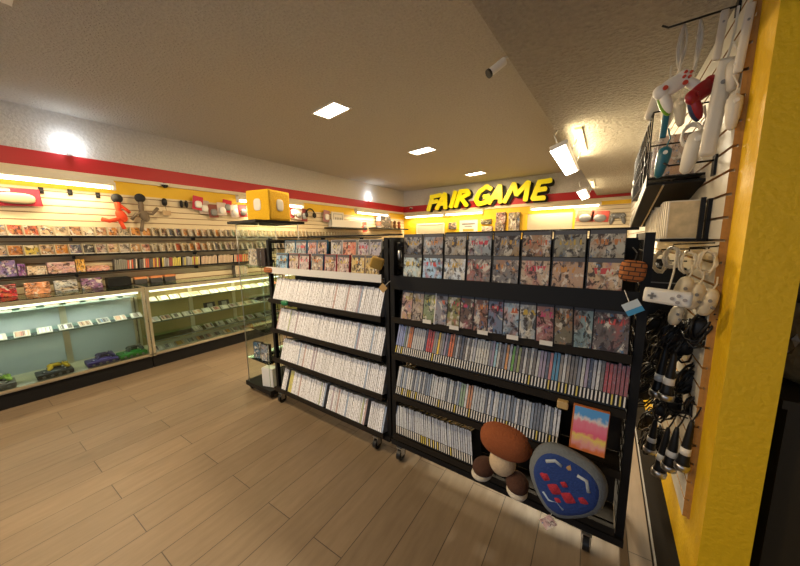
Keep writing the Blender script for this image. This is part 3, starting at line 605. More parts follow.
# consoles' floor mat under yellow one
cover_box('game_box', (-4.74, -.02, .181), (.2, .16, .08), (.3, .28, .22), 'grey box behind the grey console in the near case', rot=(0, 0, PI / 2))
for yb, c, lab in ((.18, (.5, .03, .04), 'red printed box standing on the near glass case'), (.40, (.7, .3, .15), 'white and orange box standing on the near glass case'), (.60, (.4, .4, .42), 'grey printed box standing on the near glass case'), (.80, (.25, .12, .25), 'purple framed box standing on the near glass case')):
    cover_box('game_box', (-4.84, yb, .999), (.17, .06, .12), c, lab, rot=(0, 0, PI / 2))
tag(MB().bb(-4.93, -4.80, .93, 1.14, .999, 1.10).build('storage_bin', blackp), 'black open bin on the near glass case', 'bin')
for k, (yy, ln) in enumerate(((1.24, 'left'), (1.40, 'middle'), (1.55, 'right'))):
    t = thing('figure_box', f'{ln} one of three clear boxes with orange lid on the counter', 'box', (-4.86, yy, .999)); MB().bb(-.04, .04, -.06, .06, 0, .06).build('tray', cardw, t); col(MB().bb(-.04, .045, -.062, .062, .06, .085).build('lid', paint_m, t), (.6, .22, .08))
# ------------------------------------------------------------------ rolling racks
RX0, RX1 = -1.093, .118        # right rack
LX0, LX1 = -2.45, -1.182      # left rack
TILT = math.radians(-16)      # spines lean back
def rack(x0, x1, rows, lab, board_c, boardz, back_z0, gridl):
    t = thing('rolling_rack', lab, 'display rack', ((x0 + x1) / 2, 1.55, 0)); hw = (x1 - x0) / 2
    y0, y1 = 0.0, .42       # local y (front posts at 1.55)
    for s in (-1, 1):
        for y in (y0, y1): MB().bb(s * (hw + .022) - .016, s * (hw + .022) + .016, y - .016, y + .016, .12, 1.52).build('post', black, t)
    for y in (y0 - .02, y1): MB().bb(-hw - .038, hw + .038, y - .014, y + .014, .115, .15).build('base_rail', black, t)
    for s in (-1, 1): MB().bb(s * (hw + .022) - .014, s * (hw + .022) + .014, y0, y1, .115, .15).build('side_rail', black, t); MB().bb(s * (hw + .022) - .012, s * (hw + .022) + .012, y0, y1, 1.49, 1.52).build('top_rail', black, t)
    for z, lip in rows:
        m = MB(); m.box((0, .075, z - .030), (2 * hw, .15, .010), (math.radians(-4), 0, 0)); m.box((0, .0 - .058, z - .014), (2 * hw, .006, .034)); m.box((0, -.03, z - .030), (2 * hw, .06, .008)); m.box((0, .16, z + .05), (2 * hw, .006, .16), (TILT, 0, 0)); m.build('shelf', mat('dark_shelf', (.014, .011, .008), .6, spec=.2), t)
    z0, z1 = boardz
    m = MB(); m.bb(-hw - .01, hw + .005, -.05, -.042, z0, z1); m.bb(-hw, hw, -.042, .10, z0, z0 + .008); m.build('front_board', board_c, t)
    m = MB(); m.bb(-hw, hw, .04, .16, 1.325, 1.333); m.bb(-hw * .6, hw, .20, .212, 1.535, 1.548); m.bb(-hw, hw, .19, .2, 1.33, 1.50); m.build('top_step', black, t)
    m = MB(); m.bb(-hw, hw, .24, .246, back_z0, 1.50); m.build('back_panel', mat('rear_shelf_dark', (.018, .015, .012), .7), t)  # dark sheet added for the darkness of the unbuilt rear shelves
    m = MB()
    if back_z0 > .3:
        for k in range(19): m.bb(-hw + k * hw / 9 - .002, -hw + k * hw / 9 + .002, .24, .244, .15, back_z0)
        for k in range(6): m.bb(-hw, hw, .238, .242, .17 + k * .08, .174 + k * .08)
    for s in (-1, 1):
        for k in range(6): m.bb(s * (hw + .022) - .002, s * (hw + .022) + .002, .04 + k * .07, .044 + k * .07, .15, 1.5)
        for k in range(17): m.bb(s * (hw + .022) - .002, s * (hw + .022) + .002, 0, .42, .16 + k * .08, .164 + k * .08)
    m.build('wire_grid', black, t)
    for s in (-1, 1):
        for y in (y0 - .005, y1 - .02):
            cx = -hw + .02 if s < 0 else hw - .10; m = MB(); m.cyl((cx - .014, y, .038), (cx + .014, y, .038), .038, n=20); cst = m.build('caster', blackp, t)
            m = MB(); m.bb(cx - .020, cx - .016, y - .018, y + .018, .036, .095); m.bb(cx + .016, cx + .020, y - .018, y + .018, .036, .095); m.bb(cx - .022, cx + .022, y - .024, y + .024, .092, .099); m.cyl((cx, y, .098), (cx, y, .118), .01); m.build('fork', steel, cst)
    return t
rack(RX0, RX1, ((.777, 0), (.496, 0), (.214, 0), (1.02, 0)), 'right rolling black rack holding black game cases and face-out covers', black, (1.20, 1.285), .60, False)
rack(LX0, LX1, ((1.005, 0), (.735, 0), (.458, 0), (.17, 0)), 'left rolling rack with four rows of white game cases', mat('white_board', (.62, .62, .62), .4), (1.232, 1.285), .15, False)
# game case with spine facing the aisle (spine at local y = 0, lean about x)
def spine_case(name, shell, paper, split):
    m = MB(); m.mi = 0; m.box((0, .068, .095), (.0138, .134, .19), None, .0018); m.mi = 1
    if split: m.box((0, -.0002, .122), (.0112, .0018, .130)); m.mi = 2; m.box((0, -.0002, .032), (.0058, .0018, .044))
    else: m.box((0, -.0002, .095), (.0112, .0018, .184))
    return m.build(name, [shell, paper, whitep])
bs0 = spine_case('game_case', mat('black_case', (.008, .008, .009), .4, spec=.3), spine_m, True)
ws0 = spine_case('game_case', mat('white_case_gap_shade', (.26, .27, .30), .35), wspine_m, False)  # shell greyed to paint the shade in the gaps between white cases
used = {'b': False, 'w': False}
def put_case(kind, x, z, c, lab, grp, lean=0, y=1.50, tilt=TILT, split=None):
    src = bs0 if kind == 'b' else ws0
    if used[kind]: o = src.copy(); C.objects.link(o)
    else: o = src; used[kind] = True
    if kind == 'b': o.material_slots[2].link = 'DATA'
    o.name = 'black_game_case' if kind == 'b' else 'white_game_case'
    o.location = (x, y, z + .002); o.rotation_euler = (tilt + U(-.014, .014), lean + U(-.006, .006), 0); o.scale = (1.1 if kind == 'w' else 1, 1, U(.975, 1.015)); col(o, c)
    if kind == 'b' and rnd() < .12:
        o.material_slots[2].link = 'OBJECT'; o.material_slots[2].material = mat('yellow_sticker', (.62, .50, .10), .5); 
    o['label'] = lab; o['category'] = 'black game case' if kind == 'b' else 'white game case'; o['group'] = grp
# right rack, upper spine row
GREYS = [(.22, .23, .27), (.40, .41, .46), (.10, .11, .15), (.5, .5, .48), (.07, .08, .12), (.28, .24, .20), (.55, .55, .55), (.16, .14, .12), (.16, .22, .2), (.32, .26, .36), (.12, .1, .09)]
cols = [('white and blue', (.25, .3, .55))] * 4 + [None, ('grey', (.4, .4, .42)), ('orange', (.6, .2, .05)), ('orange', (.55, .18, .06))] + [('pale grey', (.5, .5, .52))] * 6 + [None, ('red', (.5, .05, .04)), ('red', (.45, .05, .04)), ('red', (.5, .06, .05)), None, None, ('yellow', (.75, .5, .04))] + [None] * 4 + [('orange red', (.6, .14, .04)), ('orange red', (.6, .16, .04))] + [None] * 9 + [('pale', (.55, .55, .52))] * 5 + [None, None, ('light blue', (.3, .5, .6)), None, None, None, ('orange', (.6, .28, .08)), None, ('green', (.14, .34, .05)), None, ('yellow-green', (.3, .33, .12))] + [None] * 9 + [('rose', (.5, .2, .2)), ('blue', (.08, .25, .4)), ('blue', (.08, .25, .42))] + [None] * 12 + [('dark red', (.35, .05, .05)), ('dark red', (.4, .07, .06))]
n = 82; x0, x1 = -1.075, .108
for k in range(n):
    x = x0 + (x1 - x0) * k / (n - 1); ci = cols[k] if k < len(cols) else ('dark red', (.26, .07, .07))
    if ci is None: c = random.choice(GREYS); lab = 'black game case with greyish spine in the upper spine row of right rack'; g = 'grey spines in the upper row of the right rack'
    else: c = ci[1]; lab = f'black game case with {ci[0]} spine in the upper spine row of right rack'; g = f'{ci[0]} spines in the upper row of the right rack'
    put_case('b', x, .777, c, lab, g, lean=.04)
n = 65; x0, x1 = -1.075, -.135
for k in range(n):
    x = x0 + (x1 - x0) * k / (n - 1); c = random.choice([(.42, .45, .50), (.5, .53, .56), (.22, .27, .36), (.6, .62, .66), (.14, .16, .2)]); lab = 'black game case with pale grey-blue spine in the second spine row of right rack'; g = 'pale spines in the second row of the right rack'
    if k in (33, 34): c = (.5, .24, .12); lab = 'orange spine in the second spine row of right rack'; g = 'orange spines in the second row'
    if k in (30, 31): c = (.25, .36, .24); lab = 'green spine in the second spine row of right rack'; g = 'green spines in the second row'
    put_case('b', x, .496, c, lab, g, lean=.02)
for k in range(37):
    put_case('b', -1.07 + k * .01455, .214, random.choice([(.5, .53, .6), (.42, .46, .55), (.56, .6, .66)]), 'black game case with white-blue spine leaning in the lowest row of right rack', 'leaning spines in the lowest row of the right rack', lean=-.20)
# left rack: four rows of white cases
for ri, (z, nm) in enumerate(((1.005, 'top'), (.735, 'second'), (.458, 'third'), (.17, 'bottom'))):
    a0, a1 = ((-2.385, -1.19), (-2.365, -1.19), (-2.335, -1.19), (-2.355, -1.20))[ri]; n = int((a1 - a0) / .0156)
    for k in range(n + 1):
        x = a0 + k * .0156
        if ri == 3 and (x > -1.80 and x < -1.77 or (x > -1.36 and x < -1.34) or (-2.30 < x < -2.27)): continue
        t = U(.85, 1.05); c = (.86 * t, .88 * t, .95 * t)
        if rnd() < .08: c = random.choice([(.5, .42, .5), (.5, .55, .35), (.35, .45, .62), (.55, .4, .4)])
        lab = f'white game case in the {nm} row of the left rolling rack'
        if ri == 3 and abs(x + 2.245) < .02: c = (.65, .6, .2); lab = 'white case with yellow spine in the bottom row of the left rack'
        put_case('w', x, z, c, lab, f'white cases in the {nm} row of the left rack', lean=.05 if ri < 2 else .03)
# face-out covers: case shell + cover insert
def facecase(loc, size, c, lab, rot=(0, 0, 0), shell=None, group=None, cm_=None, cat='game case'):
    t = thing('game_case', lab, cat, loc, rot, group); w_, d, h = size
    MB().bb(-w_ / 2, w_ / 2, 0, d, 0, h, .002).build('shell', shell or MATS['black_case'], t)
    o = MB().bb(-w_ / 2 + .006, w_ / 2 - .003, -.0012, .0002, .003, h - .003).build('cover', cm_ or cover_m, t); col(o, c)
    return t
fb = [((.50, .62, .66), 'pale silver-green'), ((.42, .62, .85), 'pale blue'), ((.66, .72, .80), 'silver white'), ((.25, .22, .20), 'dark grey with gold'), ((.20, .19, .19), 'dark with red writing'), ((.50, .38, .28), 'tan and white'), ((.48, .32, .22), 'brown-orange'), ((.58, .42, .26), 'beige with red lettering')]
bx = [-.958, -.818, -.67, -.517, -.366, -.215, -.065, .055 - .003]
bx = [-1.03 + .0705 + k * .1372 for k in range(8)]
for k, (c, nm) in enumerate(fb):
    facecase((bx[k], 1.515, 1.232), (.132, .014, .187), c, f'face-out game case, {nm} cover, front top tier of right rack', (math.radians(-7), 0, 0))
fa = [((.40, .38, .38), 'grey'), ((.32, .36, .42), 'slate blue'), ((.42, .40, .38), 'grey with red spot'), ((.34, .38, .42), 'blue grey'), ((.30, .26, .23), 'dark brown'), ((.38, .26, .16), 'orange brown'), ((.32, .30, .24), 'olive grey'), ((.50, .48, .40), 'pale cream')]
for k, (c, nm) in enumerate(fa):
    facecase((bx[k] * 1.062 + .0, 1.62, 1.353), (.138, .014, .187), c, f'face-out game case, {nm} cover, rear top tier of right rack', (math.radians(-5), 0, 0))
fc = [((.5, .30, .28), 'pinkish'), ((.45, .36, .3), 'tan with yellow sticker'), ((.25, .3, .18), 'mossy green'), ((.28, .28, .32), 'silver and brown'), ((.28, .28, .12), 'olive and yellow'), ((.16, .11, .09), 'dark brown'), ((.22, .13, .12), 'dark maroon'), ((.18, .22, .32), 'blue and black'), ((.40, .52, .62), 'sky blue'), ((.42, .46, .5), 'light grey-blue'), ((.38, .2, .18), 'rose brown'), ((.2, .18, .13), 'dark olive'), ((.25, .35, .38), 'blue and amber'), ((.14, .12, .12), 'black with pale oval')]
for k, (c, nm) in enumerate(fc):
    x = -1.03 + k * .0775 + .07 if k < 13 else .04
    facecase((x, 1.500, 1.020), (.132, .013, .187), c, f'overlapping face-out game case, {nm} cover, middle row of right rack', (TILT, 0, math.radians(12 if k < 13 else 1)), shell=MATS['black_case'] if k != 3 else whitep)
for li, (x, z) in enumerate(((-.83, 1.04), (-.66, 1.03), (-.50, 1.03), (-.35, 1.03), (-.20, 1.03))):
    tag(MB().box((0, 0, 0), (.055, .002, .022)).build('price_label', whitep, loc=(x, 1.478, z - .008)), f'white shelf label under the {["third","fifth","seventh","ninth","eleventh"][li]} overlapping cover of right rack', 'label')
# left rack top tiers
for k, (x0, x1, c, nm, sc) in enumerate(((-2.345, -2.18, (.25, .42, .6), 'blue and yellow', (.02, .22, .4)), (-2.165, -1.905, (.5, .42, .42), 'pink and green group picture', (.25, .01, .02)), (-1.885, -1.745, (.35, .3, .25), 'brown', (.02, .12, .25)), (-1.735, -1.475, (.5, .36, .36), 'red and white patterned', (.3, .01, .03)), (-1.46, -1.21, (.58, .45, .2), 'yellow patterned', (.4, .3, .2)))):
    n_ = 2 if x1 - x0 > .2 else 1; ww = (x1 - x0) / n_
    for j in range(n_):
        sh = mat(f'shell_{k}', sc, .35)
        facecase((x0 + ww * (j + .5), 1.515, 1.236), (ww - .006, .016, .172), c, f'face-out game case, {nm} cover{"" if n_ == 1 else (", left" if j == 0 else ", right")}, front tier of left rack', (math.radians(-6), 0, 0), shell=sh)
for k, (x0, x1, c, nm, sc) in enumerate(((-2.36, -2.06, (.35, .42, .45), 'blue grey', (.02, .16, .3)), (-2.05, -1.81, (.5, .36, .36), 'rose', (.02, .16, .3)), (-1.77, -1.65, (.5, .5, .52), 'silver', (.4, .4, .45)), (-1.645, -1.50, (.6, .28, .2), 'red', (.5, .5, .5)), (-1.49, -1.27, (.45, .42, .5), 'white and orange', (.5, .5, .5)))):
    n_ = 2 if x1 - x0 > .2 else 1; ww = (x1 - x0) / n_
    for j in range(n_):
        sh = mat(f'shell_r{k}', sc, .35)
        facecase((x0 + ww * (j + .5), 1.62, 1.34), (ww - .006, .016, .172), c, f'face-out game case, {nm} cover{"" if n_ == 1 else (", left" if j == 0 else ", right")}, rear tier of left rack', (math.radians(-5), 0, 0), shell=sh)
# rear tier tops seen in the gaps: second set of cases on the far side
# pink and blue boxed game at the end of the second row
pk = bpy.data.materials.new('pastel_cover'); pk.use_nodes = True; n, L, b = nodes_of(pk)
tc = n.new('ShaderNodeTexCoord'); s = n.new('ShaderNodeSeparateXYZ'); L.new(tc.outputs['Generated'], s.inputs[0])
nz = n.new('ShaderNodeTexNoise'); nz.inputs['Scale'].default_value = 5; L.new(tc.outputs['Generated'], nz.inputs['Vector'])
ad = n.new('ShaderNodeMath'); ad.operation = 'MULTIPLY_ADD'; ad.inputs[1].default_value = .35; L.new(nz.outputs['Fac'], ad.inputs[0]); L.new(s.outputs[2], ad.inputs[2])
rp = n.new('ShaderNodeValToRGB'); cr = rp.color_ramp; cr.elements[0].position = .22; cr.elements[0].color = (.75, .20, .06, 1); cr.elements[1].position = 1.12; cr.elements[1].color = (.10, .35, .75, 1)
for p_, c_ in ((.34, (.8, .35, .35, 1)), (.5, (.85, .65, .15, 1)), (.6, (.80, .14, .25, 1)), (.85, (.82, .25, .35, 1)), (.93, (.75, .72, .72, 1))): e = cr.elements.new(p_); e.color = c_
L.new(ad.outputs[0], rp.inputs[0]); L.new(rp.outputs[0], b.inputs['Base Color']); b.inputs['Roughness'].default_value = .3
t = facecase((-.010, 1.455, .560), (.135, .018, .205), (1, 1, 1), 'face-out boxed game with pink, orange and sky blue cover hanging low on right rack', (math.radians(-3), math.radians(2), math.radians(3)), shell=mat('orange_edge', (.5, .15, .04)), cm_=pk)
col(MB().bb(-.05, -.02, .018, .04, .02, .05).build('clip', paint_m, t), (.5, .4, .2))
# small tan stand on shelf edge
tag(col(MB().box((0, 0, 0), (.045, .03, .035), None, .006).build('shelf_clip', paint_m, loc=(-.115, 1.475, .747)), (.5, .34, .14)), 'small tan clip on the lip below the upper spine row', 'clip')
# ------------------------------------------------------------------ plush toys
brown = (.26, .07, .02)
t = thing('plush_toy', 'round rust-brown and cream plush toy sitting on the bottom of the right rack', 'plush toy', (-.385, 1.49, .209), (0, math.radians(4), math.radians(0))); t.scale = (.92, .92, .92)
m = MB(); m.ell((0, .02, .26), (.145, .10, .095), (0, 0, 0), 28, .85); col(m.build('cap', cloth_m, t, smooth=True), brown)
m = MB(); m.ell((0, .0, .13), (.075, .065, .08), None, 24); col(m.build('body', cloth_m, t, smooth=True), (.55, .42, .28))
for s in (-1, 1):
    m = MB(); m.ell((s * .095, -.02, .06), (.062, .075, .048), (0, 0, s * .3), 20); f_ = m.build('foot', cloth_m, t, smooth=True); col(f_, (.06, .022, .012))
    m = MB(); m.ell((s * .10, -.035, .026), (.056, .068, .026), (0, 0, s * .3), 20); col(m.build('sole', cloth_m, f_, smooth=True), (.55, .5, .42))
# shield-shaped cushion
pc = at(565, 480, 1, 1.40)
t = thing('shield_cushion', 'blue and grey shield-shaped plush cushion leaning on right rack', 'cushion', pc, (math.radians(-8), math.radians(13), math.radians(-4)))
def shield(sx, sz, yb, dep, n=40, off=0):
    bm = bmesh.new(); rings = []
    def R(a):
        return 1.0
    base = []
    for k in range(n):
        a = 2 * PI * k / n; x = math.sin(a); z = math.cos(a)
        # flat-topped shape that narrows to a rounded point below
        wx = (.98 - .50 * max(0, -z) ** 1.6) * math.copysign(abs(x) ** .72, x)
        wz = (.92 if z > 0 else 1.06) * math.copysign(abs(z) ** (.75 if z > 0 else .95), z)
        base.append((wx * sx, wz * sz))
    prof = [(1.0, 0), (.985, .35), (.93, .62), (.82, .82), (.6, .95), (.3, 1.0)]
    for sc_, yy in prof: rings.append([bm.verts.new((x * sc_, yb - yy * dep, z * sc_)) for x, z in base])
    for a, b in zip(rings, rings[1:]):
        for k in range(n): bm.faces.new((a[k], a[(k + 1) % n], b[(k + 1) % n], b[k]))
    c = bm.verts.new((0, yb - dep * 1.01, 0))
    for k in range(n): bm.faces.new((rings[-1][k], rings[-1][(k + 1) % n], c))
    bk = bm.verts.new((0, yb + dep * .5, 0))
    r2 = [bm.verts.new((x * .8, yb + dep * .45, z * .8)) for x, z in base]
    for k in range(n): bm.faces.new((rings[0][k], rings[0][(k + 1) % n], r2[(k + 1) % n], r2[k])); bm.faces.new((r2[k], r2[(k + 1) % n], bk))
    o = MB(); o.bm.free(); o.bm = bm; return o
col(shield(.155, .160, 0, .055).build('cushion_body', cloth_m, t, smooth=True), (.14, .16, .18))
col(shield(.136, .138, -.022, .0385).build('blue_panel', cloth_m, t, smooth=True), (.012, .04, .19))
# plain red and pale appliques on the panel
def patch(pts, c, nm, w_=.012):
    m = MB(); m.tube([(x, -.0555 + .10 * (x * x + z * z) ** .5 * .28, z) for x, z in pts], w_, 8)
    o = m.build(nm, cloth_m, t, smooth=True); o.scale = (1, 1, 1); return col(o, c)
for x, z, r in ((-.07, -.005, .026), (-.025, -.03, .030), (.03, -.03, .030), (.075, -.005, .024), (0, -.068, .018), (0, .015, .016)):
    col(MB().ell((x, -.0375 - .026 * (1 - (x * x + z * z) / .02), z), (r, .007, r * .85), None, 16, 1.7).build('red_diamond', cloth_m, t), (.36, .02, .04))
col(MB().ell((-.005, -.052, .085), (.026, .007, .022), None, 16, 1.7).build('tan_diamond', cloth_m, t), (.40, .24, .10))
patch([(-.09, .06), (-.06, .085), (-.03, .08)], (.40, .45, .5), 'pale_applique', .008); patch([(.03, .08), (.065, .08), (.085, .04)], (.40, .45, .5), 'pale_applique', .008)
patch([(-.06, -.075), (-.03, -.095), (0, -.08), (.03, -.095)], (.35, .45, .6), 'pale_applique', .006)
p = at(565, 527, 1, 1.36)
tg = MB(); tg.box((0, 0, 0), (.045, .003, .06), (0, .5, 0)); o = tg.build('hang_tag', cart_m, t, loc=(.0, -.01, -.222)); col(o, (.65, .45, .45))
MB().tube([(0, 0, -.15), (-.0, -.008, -.195)], .0015).build('tag_string', whitep, t)
# brick-pattern cushion charms
bk = bpy.data.materials.new('brick_print'); bk.use_nodes = True; n, L, b = nodes_of(bk); tc = n.new('ShaderNodeTexCoord'); mp = n.new('ShaderNodeMapping'); mp.inputs['Rotation'].default_value = (math.radians(90), 0, 0); L.new(tc.outputs['Object'], mp.inputs[0])
br = n.new('ShaderNodeTexBrick'); br.inputs['Scale'].default_value = 1; br.inputs['Brick Width'].default_value = .036; br.inputs['Row Height'].default_value = .017; br.inputs['Mortar Size'].default_value = .0022
br.inputs['Color1'].default_value = (.36, .11, .03, 1); br.inputs['Color2'].default_value = (.42, .15, .04, 1); br.inputs['Mortar'].default_value = (.06, .03, .02, 1); L.new(mp.outputs[0], br.inputs['Vector']); L.new(br.outputs['Color'], b.inputs['Base Color']); b.inputs['Roughness'].default_value = .9
def charm(px, py, Y, size, m_, lab, c=None, rot=(0, 0, 0), p_=.5):
    p = at(px, py, 1, Y); t = thing('plush_charm', lab, 'plush charm', p, rot)
    o = MB().ell((0, 0, 0), size, None, 24, p_).build('body', m_, t, smooth=True)
    if c: col(o, c)
    MB().tube([(0, 0, size[2] * .9), (.003, 0, size[2] + .03), (0, 1.56 - Y if Y < 1.56 else .02, size[2] + .05)], .0025).build('loop', blackp, t)
charm(632.5, 271, 1.50, (.042, .028, .042), bk, 'brick-pattern rounded plush charm on the right end of right rack', rot=(0, .1, .2))
charm(270, 270, 1.52, (.07, .03, .026), bk, 'rust-brown brick-pattern charm on the left post of left rack')
charm(377, 263, 1.40, (.040, .035, .034), cloth_m, 'small mustard cube plush charm over the front cover of left rack', (.42, .26, .05), (.1, .35, .6), .35)
p = at(633, 308, 1, 1.47); t = thing('price_tag', 'blue and white tilted card tag beside the brick-pattern charm', 'tag', p, (0, -.55, .1)); col(MB().box((0, 0, .012), (.058, .002, .03)).build('card', paint_m, t), (.6, .68, .72)); col(MB().box((0, 0, -.013), (.058, .002, .022)).build('stripe', paint_m, t), (.06, .32, .6)); MB().tube([(0, .002, .027), (.01, .03, .07)], .0015).build('string', whitep, t)
p = at(383, 288, 1, 1.44); t = thing('price_tag', 'tan square tag hanging at the right end of left rack', 'tag', p, (0, .75, .1)); col(MB().box((0, 0, 0), (.045, .002, .045)).build('card', paint_m, t), (.42, .26, .08)); MB().tube([(0, .002, .02), (.0, .02, .06)], .0015).build('string', whitep, t)
p = at(285, 303, 1, 1.49); tag(col(MB().ell((0, 0, 0), (.045, .02, .022), p=.7).build('toy_car', paint_m, loc=p, smooth=True), (.01, .16, .06)), 'small green toy between the top two rows of left rack', 'toy')
p = at(262, 285, 1, 1.6)
# blue bottle and tangle between the racks
p = at(389, 270, 1, 1.62); t = thing('hanging_bundle', 'blue wrapped bundle hanging between the two racks', 'accessory', p); col(MB().ell((0, 0, .035), (.025, .02, .05)).build('bundle', cloth_m, t, smooth=True), (.02, .10, .25)); col(MB().ell((0, 0, -.045), (.022, .02, .05)).build('pouch', cloth_m, t, smooth=True), (.03, .16, .35)); MB().tube([(0, 0, .08), (0, .03, .14)], .003).build('loop', blackp, t)
gt = thing('wire_grid_panel', 'black wire grid with hanging accessories standing between the racks', 'grid panel', (-1.20, 2.04, 0))
m = MB()
for k in range(5): m.bb(-.09 + k * .05, -.085 + k * .05, 0, .005, .2, 1.53)
for k in range(17): m.bb(-.09, .115, .0, .005, .21 + k * .0825, .215 + k * .0825)
m.bb(-.10, .125, -.004, .01, 1.52, 1.535); m.bb(-.10, .125, -.02, .06, 0, .02); m.bb(-.095, -.08, -.004, .01, 0, 1.53); m.bb(.11, .125, -.004, .01, 0, 1.53)
m.build('grid', black, gt)
for k, (z, sx) in enumerate(((1.40, .05), (1.22, .06), (1.05, .05), (.85, .06), (.62, .06), (.4, .06))):
    t = thing('cable_coil', f'coiled black cable hanging between the racks, {["topmost","second from top","third from top","fourth from top","fifth from top","lowest"][k]}', 'cable', (-1.17, 1.73, z))
    m = MB()
    for j in range(4):
        q = [(sx * (.8 + .1 * j) * math.cos(a * .6), -.01 * j + .006 * math.sin(a), .065 * math.sin(a * .6) * (1 + .1 * j)) for a in range(12)]
        m.tube(q, .005, 5)
    m.build('coil', blackp, t, smooth=True); MB().ell((0, -.03, .0), (.016, .012, .035), p=.7).build('plug', steel if k == 0 else blackp, t, smooth=True); MB().tube([(0, 0, .06), (0, .048, .07)], .003).build('hook', steel, t)
# ------------------------------------------------------------------ glass tower and yellow cube at the end of the left rack
t = thing('display_tower', 'narrow acrylic display tower with black base at the left end of left rack', 'display tower', (-2.76, 1.66, 0))
MB().bb(-.22, .22, -.16, .30, .045, .09).build('base', black, t)
for sx in (-1, 1):
    for y in (-.14, .28): MB().bb(sx * .19 - .0035, sx * .19 + .0035, y - .0035, y + .0035, .09, 1.675).build('post', glass if y < 0 and sx > 0 else steel, t)
for z in (.34, .66, .96, 1.27): MB().bb(-.19, .19, -.14, .28, z, z + .006).build('glass_shelf', glass, t)
MB().bb(-.192, -.188, -.14, .28, .09, 1.675).build('glass_side', glass, t)
MB().bb(-.27, .22, -.18, .34, 1.675, 1.70).build('top_board', black, t)
for sx in (-1, 1):
    for y in (-.12, .26): MB().cyl((sx * .17 - .01, y, .022), (sx * .17 + .01, y, .022), .022, n=16).build('caster', blackp, t)
facecase((-2.84, 1.60, 1.277), (.15, .02, .16), (.42, .36, .30), 'pale grey framed picture case on top shelf of acrylic tower', shell=greyp, cm_=cover_flat)
cover_box('speaker_box', (-2.66, 1.62, 1.277), (.12, .08, .17), (.03, .02, .02), 'dark brown box beside the picture case in the tower', m_=paint_m)
for k, c in enumerate(((.05, .12, .2), (.2, .25, .32))): facecase((-2.80 + k * .13, 1.55, .348), (.11, .03, .17), c, ['dark blue game case on low shelf of the tower', 'slate grey game case on low shelf of the tower'][k], (0, 0, .2), cm_=cover_flat)
cover_box('white_box', (-2.66, 1.58, .091), (.13, .08, .19), (.6, .62, .64), 'plain white box on the base of acrylic tower', m_=paint_m, rot=(0, 0, .3))
t = thing('plush_cube', 'yellow plush cube with pale patches on top of the tower', 'plush cube', (-2.76, 1.76, 1.701), (0, 0, math.radians(12.5)))
ym = mat('yellow_plush', (.62, .36, .008), .95, bump=.5, bscale=90, var=.06)
MB().box((0, 0, .145), (.28, .28, .285), None, .022).build('cube', ym, t, smooth=False)
pw = mat('pale_patch', (.62, .60, .55), .9)
MB().ell((.141, 0, .15), (.004, .045, .055), p=.6).build('patch', pw, t); MB().ell((0, -.141, .15), (.045, .004, .055), p=.6).build('patch', pw, t)
# ------------------------------------------------------------------ right slatwall goods
XS = .339
def whook(px, py, ln=.2, lab='black wire peg hook'):
    p = at(px, py, 0, XS); t = thing('peg_hook', lab, 'hook', (XS, p.y, p.z)); MB().bb(-.008, 0, -.02, .02, -.03, .02).build('plate', blackp, t)
    MB().tube([(0, 0, 0), (-ln + .02, 0, -.002), (-ln, 0, .012)], .004, 8).build('prong', blackp, t, smooth=True); return Vector((XS, p.y, p.z))
h1 = whook(740, 5, .215, 'uppermost long black peg hook on right slatwall')
h2p = at(661, 53, 0, .16); t = thing('peg_hook', 'second black peg hook, behind the uppermost one', 'hook', (XS, h2p.y, h2p.z)); MB().tube([(0, 0, 0), (-.165, 0, -.002), (-.185, 0, .012)], .004, 8).build('prong', blackp, t, smooth=True); MB().bb(-.008, 0, -.02, .02, -.03, .02).build('plate', blackp, t)
h3p = at(663, 166, 1, 1.75); t = thing('peg_hook', 'black peg hook in front of the clear display boxes', 'hook', (XS, 1.75, h3p.z)); MB().tube([(0, 0, 0), (h3p.x - XS + .02, 0, -.002), (h3p.x - XS, 0, .012)], .004, 8).build('prong', blackp, t, smooth=True); MB().bb(-.008, 0, -.02, .02, -.06, .02).build('plate', blackp, t)
def cords(name, lab, x, y, ztop, zbot, c, n_=3, r=.003, spread=.012):
    t = thing(name, lab, 'cable', (x, y, ztop)); m = MB(); L_ = ztop - zbot
    for j in range(n_):
        s_ = U(-1, 1); q_ = U(-1, 1); m.tube([(spread * s_ * math.sin(i * PI / 12), spread * q_ * math.sin(i * PI / 8), -L_ * i / 14) for i in range(15)], r, 6)
    m.tube([(.006 * math.cos(a), .012 * math.sin(a), .004 - .3 * L_ + .012 * math.cos(a)) for a in range(7)], r, 5)
    col(m.build('cord', paint_m, t, smooth=True), c); return t
W1, W2 = (.62, .58, .50), (.55, .50, .42)
def cpt(px, py, Y): return at(px, py, 1, Y * .94)
